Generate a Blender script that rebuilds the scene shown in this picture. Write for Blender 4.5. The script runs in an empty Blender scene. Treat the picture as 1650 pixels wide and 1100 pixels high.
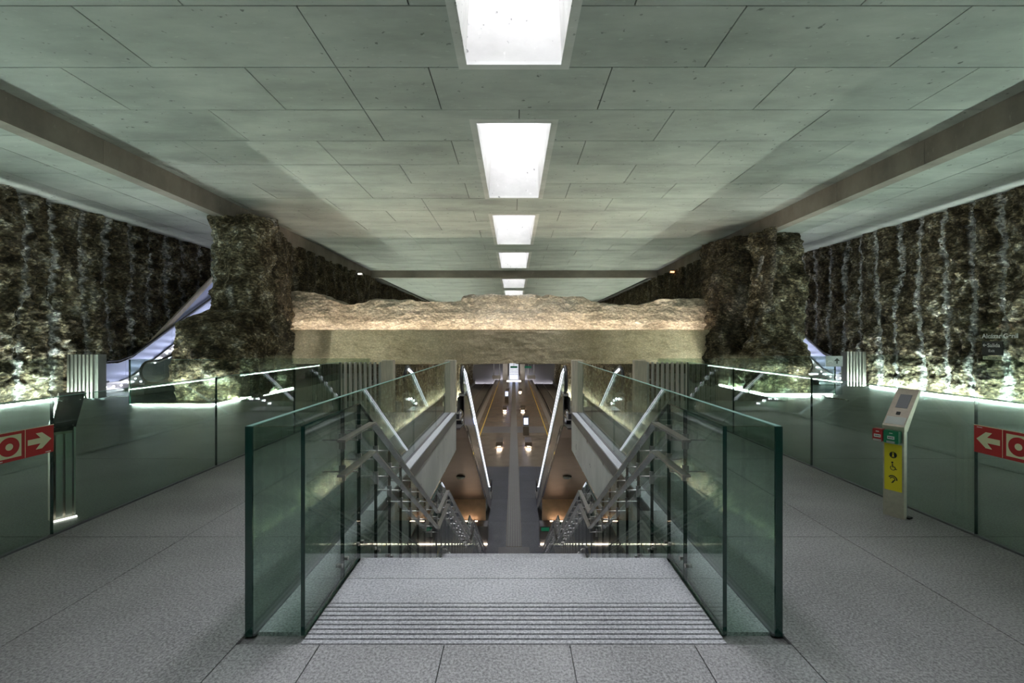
import bpy, math, random
import numpy as np
from mathutils import Vector

random.seed(7)
S = bpy.context.scene
C = S.collection
PI = math.pi

# ------------------------------------------------------------------ camera, world, exposure
F_PX = 733.0
cam = bpy.data.cameras.new('camera')
cam.sensor_width = 36.0
cam.lens = 36.0 * F_PX / 1650.0
cam.shift_x = -3.0 / 1650.0
cam.shift_y = -1.0 / 1650.0
cam.clip_start = 0.05
cam.clip_end = 400
cam_o = bpy.data.objects.new('camera', cam)
cam_o.location = (0.0, 0.0, 1.55)
cam_o.rotation_euler = (PI / 2, 0, 0)
C.objects.link(cam_o)
S.camera = cam_o

W = bpy.data.worlds.new('sky')
S.world = W
W.use_nodes = True
bgn = W.node_tree.nodes['Background']
bgn.inputs[0].default_value = (0.88, 0.91, 1.0, 1)
bgn.inputs[1].default_value = 13.0

S.view_settings.view_transform = 'Standard'
S.view_settings.look = 'None'
S.view_settings.gamma = 1.0
S.view_settings.use_curve_mapping = False
S.view_settings.exposure = 0.92
cy = S.cycles
cy.max_bounces = 11
cy.diffuse_bounces = 4
cy.glossy_bounces = 7
cy.transmission_bounces = 8
cy.transparent_max_bounces = 28
cy.caustics_reflective = False
cy.caustics_refractive = False
cy.sample_clamp_indirect = 6.0
cy.use_denoising = True

LED_ROCK = 95.0      # strips at the foot of the rock walls
LED_PILLAR = 100.0
LED_WALL = 25.0      # ledge below the rammed-earth wall
LED_TRACK = 180.0
LED_RAIL = 1.6


def portal(x, y, z, sx, sy):
    l = bpy.data.lights.new('skylight_portal', 'AREA')
    l.shape = 'RECTANGLE'
    l.size = sx
    l.size_y = sy
    l.cycles.is_portal = True
    o = bpy.data.objects.new('skylight_portal', l)
    o.location = (x, y, z)
    C.objects.link(o)


# ------------------------------------------------------------------ noise
def _hash(ix, iy, iz, seed):
    h = (ix.astype(np.uint32) * np.uint32(374761393) + iy.astype(np.uint32) * np.uint32(668265263)
         + iz.astype(np.uint32) * np.uint32(2147483647 - 873359) + np.uint32(seed * 7919 + 13))
    h = (h ^ (h >> np.uint32(13))) * np.uint32(1274126177)
    h = h ^ (h >> np.uint32(16))
    return (h & np.uint32(0xffffff)).astype(np.float64) / float(0xffffff)


def vnoise(p, seed=0):
    i = np.floor(p).astype(np.int64)
    f = p - i
    f = f * f * (3 - 2 * f)
    r = 0
    for a in (0, 1):
        wa = f[:, 0] if a else 1 - f[:, 0]
        for b in (0, 1):
            wb = f[:, 1] if b else 1 - f[:, 1]
            for c in (0, 1):
                wc = f[:, 2] if c else 1 - f[:, 2]
                r = r + wa * wb * wc * _hash(i[:, 0] + a, i[:, 1] + b, i[:, 2] + c, seed)
    return r * 2 - 1


def fbm(p, octv=4, seed=0, gain=0.5):
    r, a, s = 0, 1.0, 1.0
    for k in range(octv):
        r = r + a * vnoise(p * s + 17.3 * k, seed + k)
        a *= gain
        s *= 2.03
    return r


def rough(p, octv=4, seed=0, gain=0.55):
    r, a, s = 0, 1.0, 1.0
    for k in range(octv):
        r = r + a * (1 - 2 * np.abs(vnoise(p * s + 9.1 * k, seed + k)))
        a *= gain
        s *= 2.1
    return r


# ------------------------------------------------------------------ materials
def newmat(name):
    m = bpy.data.materials.new(name)
    m.use_nodes = True
    nt = m.node_tree
    nt.nodes.clear()
    out = nt.nodes.new('ShaderNodeOutputMaterial')
    return m, nt, out


def N(nt, t, **kw):
    n = nt.nodes.new(t)
    for k, v in kw.items():
        setattr(n, k, v)
    return n


def ramp(nt, stops):
    r = nt.nodes.new('ShaderNodeValToRGB')
    e = r.color_ramp.elements
    while len(e) < len(stops):
        e.new(0.5)
    for el, (p, c) in zip(e, stops):
        el.position = p
        el.color = (*c, 1) if len(c) == 3 else c
    return r


def plain(name, col, roughness=0.5, metal=0.0, var=0.0, scale=8.0, bump=0.0, stretch=(1, 1, 1), spec=0.5):
    m, nt, out = newmat(name)
    b = N(nt, 'ShaderNodeBsdfPrincipled')
    b.inputs['Base Color'].default_value = (*col, 1)
    b.inputs['Roughness'].default_value = roughness
    b.inputs['Metallic'].default_value = metal
    b.inputs['Specular IOR Level'].default_value = spec
    if var or bump:
        g = N(nt, 'ShaderNodeNewGeometry')
        mp = N(nt, 'ShaderNodeMapping')
        mp.inputs['Scale'].default_value = stretch
        nt.links.new(g.outputs['Position'], mp.inputs[0])
        nz = N(nt, 'ShaderNodeTexNoise')
        nz.inputs['Scale'].default_value = scale
        nz.inputs['Detail'].default_value = 5
        nt.links.new(mp.outputs[0], nz.inputs['Vector'])
        if var:
            lo = tuple(max(0, c * (1 - var)) for c in col)
            hi = tuple(min(1, c * (1 + var)) for c in col)
            r = ramp(nt, [(0.3, lo), (0.7, hi)])
            nt.links.new(nz.outputs['Fac'], r.inputs[0])
            nt.links.new(r.outputs[0], b.inputs['Base Color'])
        if bump:
            bp = N(nt, 'ShaderNodeBump')
            bp.inputs['Strength'].default_value = bump
            bp.inputs['Distance'].default_value = 0.01
            nt.links.new(nz.outputs['Fac'], bp.inputs['Height'])
            nt.links.new(bp.outputs[0], b.inputs['Normal'])
    nt.links.new(b.outputs[0], out.inputs[0])
    return m


def emit(name, col, s):
    m, nt, out = newmat(name)
    e = N(nt, 'ShaderNodeEmission')
    e.inputs[0].default_value = (*col, 1)
    e.inputs[1].default_value = s
    nt.links.new(e.outputs[0], out.inputs[0])
    return m


def glass(name, tint, rmul=1.0):
    """clear sheet glass: tinted transmission and a Schlick reflection on each face"""
    m, nt, out = newmat(name)
    g = N(nt, 'ShaderNodeNewGeometry')
    d = N(nt, 'ShaderNodeVectorMath', operation='DOT_PRODUCT')
    nt.links.new(g.outputs['Normal'], d.inputs[0])
    nt.links.new(g.outputs['Incoming'], d.inputs[1])
    ab = N(nt, 'ShaderNodeMath', operation='ABSOLUTE')
    nt.links.new(d.outputs['Value'], ab.inputs[0])
    om = N(nt, 'ShaderNodeMath', operation='SUBTRACT')
    om.inputs[0].default_value = 1.0
    nt.links.new(ab.outputs[0], om.inputs[1])
    pw = N(nt, 'ShaderNodeMath', operation='POWER')
    nt.links.new(om.outputs[0], pw.inputs[0])
    pw.inputs[1].default_value = 5.0
    ml = N(nt, 'ShaderNodeMath', operation='MULTIPLY_ADD')
    nt.links.new(pw.outputs[0], ml.inputs[0])
    ml.inputs[1].default_value = 0.955 * rmul
    ml.inputs[2].default_value = 0.045 * rmul
    t = N(nt, 'ShaderNodeBsdfTransparent')
    t.inputs[0].default_value = (*tint, 1)
    gl = N(nt, 'ShaderNodeBsdfGlossy')
    gl.inputs['Roughness'].default_value = 0.0
    gl.inputs['Color'].default_value = (1, 1, 1, 1)
    mx = N(nt, 'ShaderNodeMixShader')
    nt.links.new(ml.outputs[0], mx.inputs[0])
    nt.links.new(t.outputs[0], mx.inputs[1])
    nt.links.new(gl.outputs[0], mx.inputs[2])
    nt.links.new(mx.outputs[0], out.inputs[0])
    return m


def concrete(name, lo, hi, pits=True, roughness=0.75, board=False):
    m, nt, out = newmat(name)
    b = N(nt, 'ShaderNodeBsdfPrincipled')
    b.inputs['Roughness'].default_value = roughness
    b.inputs['Specular IOR Level'].default_value = 0.3
    g = N(nt, 'ShaderNodeNewGeometry')
    oi = N(nt, 'ShaderNodeObjectInfo')
    n1 = N(nt, 'ShaderNodeTexNoise')
    n1.inputs['Scale'].default_value = 0.9
    n1.inputs['Detail'].default_value = 8
    n1.inputs['Roughness'].default_value = 0.62
    mp = N(nt, 'ShaderNodeMapping')
    mp.inputs['Scale'].default_value = (0.6, 1.6, 1.0)
    nt.links.new(g.outputs['Position'], mp.inputs[0])
    nt.links.new(mp.outputs[0], n1.inputs['Vector'])
    ad = N(nt, 'ShaderNodeMath', operation='MULTIPLY_ADD')
    nt.links.new(oi.outputs['Random'], ad.inputs[0])
    ad.inputs[1].default_value = 0.12
    nt.links.new(n1.outputs['Fac'], ad.inputs[2])
    r = ramp(nt, [(0.34, lo), (0.76, hi)])
    nt.links.new(ad.outputs[0], r.inputs[0])
    col = r.outputs[0]
    # short pale smears left by the formwork
    n2 = N(nt, 'ShaderNodeTexNoise')
    n2.inputs['Scale'].default_value = 5.5
    n2.inputs['Detail'].default_value = 3
    mp2 = N(nt, 'ShaderNodeMapping')
    mp2.inputs['Scale'].default_value = (1.0, 2.6, 1.0)
    mp2.inputs['Rotation'].default_value = (0, 0, 0.5)
    nt.links.new(g.outputs['Position'], mp2.inputs[0])
    nt.links.new(mp2.outputs[0], n2.inputs['Vector'])
    r2 = ramp(nt, [(0.66, (0, 0, 0)), (0.72, (1, 1, 1))])
    nt.links.new(n2.outputs['Fac'], r2.inputs[0])
    mix = N(nt, 'ShaderNodeMixRGB', blend_type='MIX')
    sc = N(nt, 'ShaderNodeMath', operation='MULTIPLY')
    nt.links.new(r2.outputs[0], sc.inputs[0])
    sc.inputs[1].default_value = 0.35
    nt.links.new(sc.outputs[0], mix.inputs[0])
    nt.links.new(col, mix.inputs[1])
    mix.inputs[2].default_value = (*[min(1, c * 1.25) for c in hi], 1)
    col = mix.outputs[0]
    if pits:
        v = N(nt, 'ShaderNodeTexNoise')
        v.inputs['Scale'].default_value = 9.0
        v.inputs['Detail'].default_value = 2
        nt.links.new(g.outputs['Position'], v.inputs['Vector'])
        r3 = ramp(nt, [(0.25, (0.25, 0.25, 0.25)), (0.31, (1, 1, 1))])
        nt.links.new(v.outputs['Fac'], r3.inputs[0])
        mu = N(nt, 'ShaderNodeMixRGB', blend_type='MULTIPLY')
        mu.inputs[0].default_value = 0.8
        nt.links.new(col, mu.inputs[1])
        nt.links.new(r3.outputs[0], mu.inputs[2])
        col = mu.outputs[0]
    nt.links.new(col, b.inputs['Base Color'])
    bp = N(nt, 'ShaderNodeBump')
    bp.inputs['Strength'].default_value = 0.25
    bp.inputs['Distance'].default_value = 0.01
    nt.links.new(n1.outputs['Fac'], bp.inputs['Height'])
    nt.links.new(bp.outputs[0], b.inputs['Normal'])
    nt.links.new(b.outputs[0], out.inputs[0])
    return m


def rockmat(name, stops, seam=None, bump=1.0, scale=2.2, fine=16.0, fleck=0.85, dist=0.09):
    m, nt, out = newmat(name)
    b = N(nt, 'ShaderNodeBsdfPrincipled')
    b.inputs['Roughness'].default_value = 0.85
    b.inputs['Specular IOR Level'].default_value = 0.25
    g = N(nt, 'ShaderNodeNewGeometry')
    n1 = N(nt, 'ShaderNodeTexNoise')
    n1.inputs['Scale'].default_value = scale
    n1.inputs['Detail'].default_value = 10
    n1.inputs['Roughness'].default_value = 0.72
    nt.links.new(g.outputs['Position'], n1.inputs['Vector'])
    r = ramp(nt, stops)
    nt.links.new(n1.outputs['Fac'], r.inputs[0])
    col = r.outputs[0]
    if seam:
        at = N(nt, 'ShaderNodeAttribute', attribute_name='mortar')
        n3 = N(nt, 'ShaderNodeTexNoise')
        n3.inputs['Scale'].default_value = 4.0
        n3.inputs['Detail'].default_value = 12
        n3.inputs['Roughness'].default_value = 0.85
        nt.links.new(g.outputs['Position'], n3.inputs['Vector'])
        r3 = ramp(nt, [(0.41, (0, 0, 0)), (0.52, (1, 1, 1))])
        nt.links.new(n3.outputs['Fac'], r3.inputs[0])
        ml = N(nt, 'ShaderNodeMath', operation='MULTIPLY')
        nt.links.new(at.outputs['Fac'], ml.inputs[0])
        nt.links.new(r3.outputs[0], ml.inputs[1])
        mx = N(nt, 'ShaderNodeMixRGB')
        nt.links.new(ml.outputs[0], mx.inputs[0])
        nt.links.new(col, mx.inputs[1])
        mx.inputs[2].default_value = (*seam, 1)
        col = mx.outputs[0]
    # pebbles and lime flecks
    vo = N(nt, 'ShaderNodeTexVoronoi')
    vo.inputs['Scale'].default_value = fine
    mp = N(nt, 'ShaderNodeMapping')
    mp.inputs['Scale'].default_value = (1, 1, 1.7)
    nt.links.new(g.outputs['Position'], mp.inputs[0])
    nt.links.new(mp.outputs[0], vo.inputs['Vector'])
    sp = N(nt, 'ShaderNodeSeparateColor')
    nt.links.new(vo.outputs['Color'], sp.inputs[0])
    r2 = ramp(nt, [(0.0, (0.40, 0.40, 0.40)), (0.6, (0.95, 0.95, 0.95)), (1.0, (2.6, 2.55, 2.4))])
    nt.links.new(sp.outputs[0], r2.inputs[0])
    mu = N(nt, 'ShaderNodeMixRGB', blend_type='MULTIPLY')
    mu.inputs[0].default_value = fleck
    nt.links.new(col, mu.inputs[1])
    nt.links.new(r2.outputs[0], mu.inputs[2])
    col = mu.outputs[0]
    nt.links.new(col, b.inputs['Base Color'])
    n4 = N(nt, 'ShaderNodeTexNoise')
    n4.inputs['Scale'].default_value = 9.0
    n4.inputs['Detail'].default_value = 9
    n4.inputs['Roughness'].default_value = 0.7
    nt.links.new(g.outputs['Position'], n4.inputs['Vector'])
    v2 = N(nt, 'ShaderNodeTexVoronoi')
    v2.inputs['Scale'].default_value = 7.5
    wp = N(nt, 'ShaderNodeMapping')
    wp.inputs['Scale'].default_value = (1, 1, 1.5)
    wv = N(nt, 'ShaderNodeVectorMath', operation='MULTIPLY_ADD')
    nt.links.new(n4.outputs['Color'], wv.inputs[0])
    wv.inputs[1].default_value = (0.16, 0.16, 0.16)
    nt.links.new(g.outputs['Position'], wv.inputs[2])
    nt.links.new(wv.outputs[0], wp.inputs[0])
    nt.links.new(wp.outputs[0], v2.inputs['Vector'])
    hh = N(nt, 'ShaderNodeMath', operation='MULTIPLY_ADD')
    nt.links.new(v2.outputs['Distance'], hh.inputs[0])
    hh.inputs[1].default_value = -0.9
    nt.links.new(n4.outputs['Fac'], hh.inputs[2])
    bp = N(nt, 'ShaderNodeBump')
    bp.inputs['Strength'].default_value = bump
    bp.inputs['Distance'].default_value = dist
    nt.links.new(hh.outputs[0], bp.inputs['Height'])
    nt.links.new(bp.outputs[0], b.inputs['Normal'])
    nt.links.new(b.outputs[0], out.inputs[0])
    return m


def granite(name, lo, hi, roughness=0.5, scale=75.0, spec=0.5):
    m, nt, out = newmat(name)
    b = N(nt, 'ShaderNodeBsdfPrincipled')
    b.inputs['Roughness'].default_value = roughness
    b.inputs['Specular IOR Level'].default_value = spec
    g = N(nt, 'ShaderNodeNewGeometry')
    n1 = N(nt, 'ShaderNodeTexNoise')
    n1.inputs['Scale'].default_value = scale
    n1.inputs['Detail'].default_value = 4
    n1.inputs['Roughness'].default_value = 0.8
    nt.links.new(g.outputs['Position'], n1.inputs['Vector'])
    n2 = N(nt, 'ShaderNodeTexNoise')
    n2.inputs['Scale'].default_value = 1.3
    n2.inputs['Detail'].default_value = 5
    nt.links.new(g.outputs['Position'], n2.inputs['Vector'])
    ad = N(nt, 'ShaderNodeMath', operation='MULTIPLY_ADD')
    nt.links.new(n2.outputs['Fac'], ad.inputs[0])
    ad.inputs[1].default_value = 0.22
    nt.links.new(n1.outputs['Fac'], ad.inputs[2])
    r = ramp(nt, [(0.50, lo), (0.72, hi)])
    nt.links.new(ad.outputs[0], r.inputs[0])
    nt.links.new(r.outputs[0], b.inputs['Base Color'])
    bp = N(nt, 'ShaderNodeBump')
    bp.inputs['Strength'].default_value = 0.12
    bp.inputs['Distance'].default_value = 0.004
    nt.links.new(n1.outputs['Fac'], bp.inputs['Height'])
    nt.links.new(bp.outputs[0], b.inputs['Normal'])
    nt.links.new(b.outputs[0], out.inputs[0])
    return m


M = {}
M['ceil'] = concrete('ceiling_concrete', (0.25, 0.26, 0.24), (0.41, 0.42, 0.385))
M['ceil_back'] = plain('joint_dark', (0.045, 0.042, 0.038), 0.9)
M['beam'] = concrete('beam_concrete', (0.19, 0.163, 0.14), (0.30, 0.262, 0.225), pits=False)
M['shaft'] = concrete('shaft_concrete', (0.38, 0.365, 0.345), (0.56, 0.55, 0.525))
M['slab_face'] = concrete('slab_face_concrete', (0.58, 0.57, 0.54), (0.80, 0.78, 0.74))
M['wallc'] = concrete('plain_concrete', (0.22, 0.21, 0.19), (0.36, 0.35, 0.32))
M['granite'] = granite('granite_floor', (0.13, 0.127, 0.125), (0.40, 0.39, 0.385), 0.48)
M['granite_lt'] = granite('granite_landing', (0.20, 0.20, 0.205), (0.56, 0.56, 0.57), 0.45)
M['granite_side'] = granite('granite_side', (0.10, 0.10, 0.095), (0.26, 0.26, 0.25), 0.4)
M['groove'] = plain('groove_dark', (0.03, 0.03, 0.03), 0.8)
M['platform'] = granite('platform_granite', (0.12, 0.090, 0.068), (0.27, 0.215, 0.165), 0.26, 30.0)
M['dark_floor'] = granite('dark_blue_grey', (0.035, 0.035, 0.045), (0.10, 0.10, 0.125), 0.30, 30.0)
M['tactile'] = plain('tactile_paving', (0.19, 0.18, 0.175), 0.6, var=0.2, scale=30)
M['yellow'] = plain('yellow_line', (0.62, 0.42, 0.06), 0.6)
M['trackbed'] = plain('trackbed', (0.07, 0.065, 0.06), 0.8, var=0.3)
M['railsteel'] = plain('rail_steel', (0.25, 0.2, 0.17), 0.4, 0.8)
M['rock'] = rockmat('conglomerate', [(0.32, (0.016, 0.012, 0.007)), (0.45, (0.080, 0.060, 0.036)), (0.56, (0.23, 0.195, 0.13)), (0.68, (0.66, 0.64, 0.57))],
                    seam=(0.92, 0.92, 0.95), bump=1.0)
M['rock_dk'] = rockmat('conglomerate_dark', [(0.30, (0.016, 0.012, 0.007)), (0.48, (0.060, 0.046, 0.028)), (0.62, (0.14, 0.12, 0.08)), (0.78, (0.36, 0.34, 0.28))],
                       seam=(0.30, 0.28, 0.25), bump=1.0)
M['rammed'] = rockmat('rammed_earth', [(0.28, (0.24, 0.21, 0.165)), (0.5, (0.44, 0.395, 0.32)), (0.74, (0.66, 0.62, 0.54))], bump=0.8, scale=1.3, fine=18, fleck=0.30, dist=0.07)
M['rammed_beam'] = rockmat('earth_render', [(0.28, (0.33, 0.255, 0.165)), (0.5, (0.47, 0.375, 0.26)), (0.74, (0.60, 0.495, 0.36))], bump=0.5, scale=0.9, fine=26, fleck=0.22, dist=0.04)
M['glass'] = glass('green_glass', (0.80, 0.875, 0.835))
M['glass_lt'] = glass('clear_glass', (0.90, 0.945, 0.92))
M['edge'] = plain('glass_edge', (0.006, 0.035, 0.026), 0.08, spec=0.9)
M['edge_lt'] = plain('glass_edge_pale', (0.20, 0.36, 0.31), 0.45, spec=0.8)
M['steel'] = plain('brushed_steel', (0.40, 0.385, 0.37), 0.28, 0.95, var=0.12, scale=40, stretch=(1, 1, 0.05))
M['steel_dk'] = plain('dark_steel_cladding', (0.30, 0.28, 0.27), 0.22, 0.9, var=0.15, scale=3)
M['steel_trim'] = plain('grey_trim', (0.20, 0.20, 0.215), 0.35, 0.5)
M['strip'] = granite('pale_strip', (0.42, 0.43, 0.44), (0.70, 0.71, 0.73), 0.5)
M['totem'] = plain('totem_steel', (0.50, 0.43, 0.36), 0.42, 0.55, var=0.08, scale=30)
M['post'] = plain('travertine_post', (0.62, 0.53, 0.42), 0.6, var=0.16, scale=10, stretch=(4, 4, 0.3))
M['soffit'] = plain('brown_soffit', (0.22, 0.16, 0.135), 0.35, 0.4, var=0.12, scale=2)
M['tan'] = plain('tan_panel', (0.62, 0.43, 0.29), 0.5, var=0.15, scale=4)
M['dkgrey'] = plain('dark_grey_panel', (0.12, 0.11, 0.115), 0.5)
M['rubber'] = plain('black_rubber', (0.012, 0.012, 0.014), 0.3)
M['black'] = plain('black_paint', (0.012, 0.012, 0.012), 0.5)
M['red'] = plain('sign_red', (0.50, 0.018, 0.022), 0.45)
M['lume'] = plain('sign_cream', (0.78, 0.76, 0.50), 0.5)
M['white'] = plain('white_paint', (0.8, 0.8, 0.8), 0.5)
M['ylw'] = plain('totem_yellow', (0.86, 0.68, 0.02), 0.5)
M['green'] = plain('box_green', (0.01, 0.20, 0.09), 0.35)
M['boxred'] = plain('box_red', (0.45, 0.02, 0.025), 0.35)
M['clearplastic'] = plain('clear_cover', (0.5, 0.5, 0.5), 0.2)
M['sign_black'] = plain('sign_black', (0.015, 0.017, 0.016), 0.4)
M['sign_olive'] = plain('sign_pale_green', (0.62, 0.66, 0.45), 0.5)
M['bench'] = plain('bench_dark', (0.10, 0.075, 0.055), 0.5)
M['slat'] = plain('zinc_slat', (0.50, 0.49, 0.45), 0.35, 0.6)
M['slat_bk'] = plain('zinc_back', (0.26, 0.26, 0.24), 0.5, 0.5)
M['tread'] = plain('escalator_tread', (0.30, 0.30, 0.32), 0.35, 0.8)
M['led_green'] = emit('led_green_white', (0.84, 1.0, 0.93), LED_ROCK)
M['led_pillar'] = emit('led_pillar_white', (0.90, 1.0, 0.92), LED_PILLAR)
M['led_warm'] = emit('led_warm_white', (1.0, 0.86, 0.70), LED_WALL)
M['led_track'] = emit('led_track_white', (0.88, 1.0, 0.84), LED_TRACK)
M['led_cool'] = emit('led_cool_white', (0.84, 0.88, 1.0), LED_RAIL)
M['led_blue'] = emit('led_blue_white', (0.62, 0.68, 1.0), 10.0)
M['led_step'] = emit('led_step', (0.80, 0.84, 1.0), 9.0)
M['blue_lit'] = plain('panel_blue_light', (0.42, 0.46, 0.62), 0.25, 0.3)  # steel panels of the exit escalators, their blue light put into the colour
M['led_dots'] = emit('led_dots', (0.85, 0.9, 1.0), 12.0)
M['led_bench'] = emit('led_bench', (1.0, 0.80, 0.58), 70.0)
M['fill_plat'] = emit('fill_platform', (1.0, 0.80, 0.58), 42.0)
M['led_base'] = emit('led_base', (1.0, 0.84, 0.66), 6.0)
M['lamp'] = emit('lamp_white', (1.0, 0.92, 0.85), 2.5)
M['lamp_warm'] = emit('lamp_warm', (1.0, 0.72, 0.50), 7.0)
M['exit_green'] = emit('exit_sign_green', (0.04, 0.35, 0.18), 0.12)
M['amber'] = emit('amber_lamp', (1.0, 0.35, 0.12), 4.0)
M['screen'] = emit('screen_blue', (0.45, 0.55, 1.0), 1.6)


# ------------------------------------------------------------------ mesh helpers
class MB:
    def __init__(s):
        s.v, s.f, s.m = [], [], []

    def quad(s, a, b, c, d, mi=0):
        i = len(s.v)
        s.v += [a, b, c, d]
        s.f.append((i, i + 1, i + 2, i + 3))
        s.m.append(mi)

    def box(s, x0, x1, y0, y1, z0, z1, mi=0):
        if x0 > x1: x0, x1 = x1, x0
        if y0 > y1: y0, y1 = y1, y0
        if z0 > z1: z0, z1 = z1, z0
        i = len(s.v)
        s.v += [(x0, y0, z0), (x1, y0, z0), (x1, y1, z0), (x0, y1, z0), (x0, y0, z1), (x1, y0, z1), (x1, y1, z1), (x0, y1, z1)]
        for q in ((3, 2, 1, 0), (4, 5, 6, 7), (0, 1, 5, 4), (1, 2, 6, 5), (2, 3, 7, 6), (3, 0, 4, 7)):
            s.f.append(tuple(i + k for k in q))
            s.m.append(mi)
        return s

    def prism(s, poly, ax, a0, a1, mi=0, mi_edge=None):
        """extrude a 2-D polygon along axis ax ('x': poly is (y,z); 'y': (x,z); 'z': (x,y))"""
        if a0 > a1: a0, a1 = a1, a0
        n = len(poly)
        i = len(s.v)
        def P(p, a):
            return (a, p[0], p[1]) if ax == 'x' else ((p[0], a, p[1]) if ax == 'y' else (p[0], p[1], a))
        area = sum(poly[k][0] * poly[(k + 1) % n][1] - poly[(k + 1) % n][0] * poly[k][1] for k in range(n))
        if ax == 'y': area = -area
        if area < 0: poly = poly[::-1]
        s.v += [P(p, a0) for p in poly] + [P(p, a1) for p in poly]
        s.f.append(tuple(i + k for k in range(n))[::-1]); s.m.append(mi)
        s.f.append(tuple(i + n + k for k in range(n))); s.m.append(mi)
        for k in range(n):
            k2 = (k + 1) % n
            s.f.append((i + k, i + k2, i + n + k2, i + n + k)); s.m.append(mi if mi_edge is None else mi_edge)
        return s

    def tube(s, pts, r, n=8, mi=0, flat=1.0):
        pts = [Vector(p) for p in pts]
        rings = []
        for k, p in enumerate(pts):
            t = (pts[min(k + 1, len(pts) - 1)] - pts[max(k - 1, 0)]).normalized()
            a = Vector((1, 0, 0)) if abs(t.x) < 0.8 else Vector((0, 0, 1))
            u = (a - t * a.dot(t)).normalized()
            w = t.cross(u)
            i = len(s.v)
            for q in range(n):
                an = 2 * PI * q / n
                s.v.append(tuple(p + u * (r * math.cos(an)) + w * (r * flat * math.sin(an))))
            rings.append(i)
        for a, b in zip(rings, rings[1:]):
            for q in range(n):
                s.f.append((a + q, a + (q + 1) % n, b + (q + 1) % n, b + q)); s.m.append(mi)
        s.f.append(tuple(rings[0] + q for q in range(n))[::-1]); s.m.append(mi)
        s.f.append(tuple(rings[-1] + q for q in range(n))); s.m.append(mi)
        return s

    def lathe(s, prof, c, n=16, mi=0):
        i = len(s.v)
        for r, z in prof:
            for q in range(n):
                a = 2 * PI * q / n
                s.v.append((c[0] + r * math.cos(a), c[1] + r * math.sin(a), c[2] + z))
        for k in range(len(prof) - 1):
            for q in range(n):
                s.f.append((i + k * n + q, i + k * n + (q + 1) % n, i + (k + 1) * n + (q + 1) % n, i + (k + 1) * n + q)); s.m.append(mi)
        s.f.append(tuple(i + q for q in range(n))[::-1]); s.m.append(mi)
        s.f.append(tuple(i + (len(prof) - 1) * n + q for q in range(n))); s.m.append(mi)
        return s


WPOS = {}


def tag(o, label=None, cat=None, group=None, kind=None):
    if label: o['label'] = label
    if cat: o['category'] = cat
    if group: o['group'] = group
    if kind: o['kind'] = kind
    return o


def link(o, parent=None):
    C.objects.link(o)
    if parent is not None:
        o.parent = parent
        pw = WPOS.get(parent.name, Vector((0, 0, 0)))
        o.location = -pw
    WPOS[o.name] = Vector((0, 0, 0))
    return o


def obj(name, mb, mats, parent=None, smooth=False):
    me = bpy.data.meshes.new(name)
    me.from_pydata(mb.v, [], mb.f)
    if not isinstance(mats, (list, tuple)): mats = [mats]
    for m in mats: me.materials.append(M[m])
    if len(mats) > 1:
        me.polygons.foreach_set('material_index', mb.m)
    if smooth:
        me.polygons.foreach_set('use_smooth', [True] * len(me.polygons))
    me.update()
    return link(bpy.data.objects.new(name, me), parent)


def empty(name, loc, label, cat, group=None, kind=None):
    o = bpy.data.objects.new(name, None)
    o.empty_display_size = 0.2
    C.objects.link(o)
    o.location = loc
    WPOS[o.name] = Vector(loc)
    return tag(o, label, cat, group, kind)


def copy_at(src, parent, offset):
    """a copy of one part (shared mesh) moved by a world offset"""
    o = src.copy()
    C.objects.link(o)
    o.parent = parent
    pw = WPOS.get(parent.name, Vector((0, 0, 0))) if parent else Vector((0, 0, 0))
    o.location = Vector(offset) - pw
    WPOS[o.name] = Vector(offset)
    return o


def grid_obj(name, V, nu, nv, mat, parent=None, attr=None, flip=False, closed=False, smooth=True):
    """V is (nu*nv,3), u-major; mesh grid"""
    a = np.arange(nu * nv).reshape(nu, nv)
    if closed: a = np.vstack([a, a[:1]])
    q = np.stack([a[:-1, :-1], a[1:, :-1], a[1:, 1:], a[:-1, 1:]], -1).reshape(-1, 4)
    if flip: q = q[:, ::-1]
    me = bpy.data.meshes.new(name)
    me.vertices.add(len(V))
    me.vertices.foreach_set('co', np.ascontiguousarray(V, dtype=np.float32).ravel())
    me.loops.add(q.size)
    me.loops.foreach_set('vertex_index', np.ascontiguousarray(q, dtype=np.int32).ravel())
    me.polygons.add(len(q))
    me.polygons.foreach_set('loop_start', np.arange(0, q.size, 4, dtype=np.int32))
    me.materials.append(M[mat])
    if smooth: me.polygons.foreach_set('use_smooth', np.ones(len(q), dtype=bool))
    if attr is not None:
        at = me.attributes.new('mortar', 'FLOAT', 'POINT')
        at.data.foreach_set('value', np.ascontiguousarray(attr, dtype=np.float32))
    me.update()
    me.validate()
    return link(bpy.data.objects.new(name, me), parent)


def text(name, body, size, loc, rot, mat, parent=None, align='LEFT', bold=0.0):
    cu = bpy.data.curves.new(name, 'FONT')
    cu.body = body
    cu.size = size
    cu.align_x = align
    cu.extrude = 0.0008
    cu.offset = bold
    cu.materials.append(M[mat])
    tmp = bpy.data.objects.new(name, cu)
    C.objects.link(tmp)
    bpy.context.view_layer.update()
    me = bpy.data.meshes.new_from_object(tmp.evaluated_get(bpy.context.evaluated_depsgraph_get()))
    bpy.data.objects.remove(tmp)
    me.materials.clear()
    me.materials.append(M[mat])
    o = bpy.data.objects.new(name, me)
    C.objects.link(o)
    if parent is not None:
        o.parent = parent
        o.location = Vector(loc) - WPOS[parent.name]
    else:
        o.location = loc
    o.rotation_euler = rot
    return o


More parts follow.
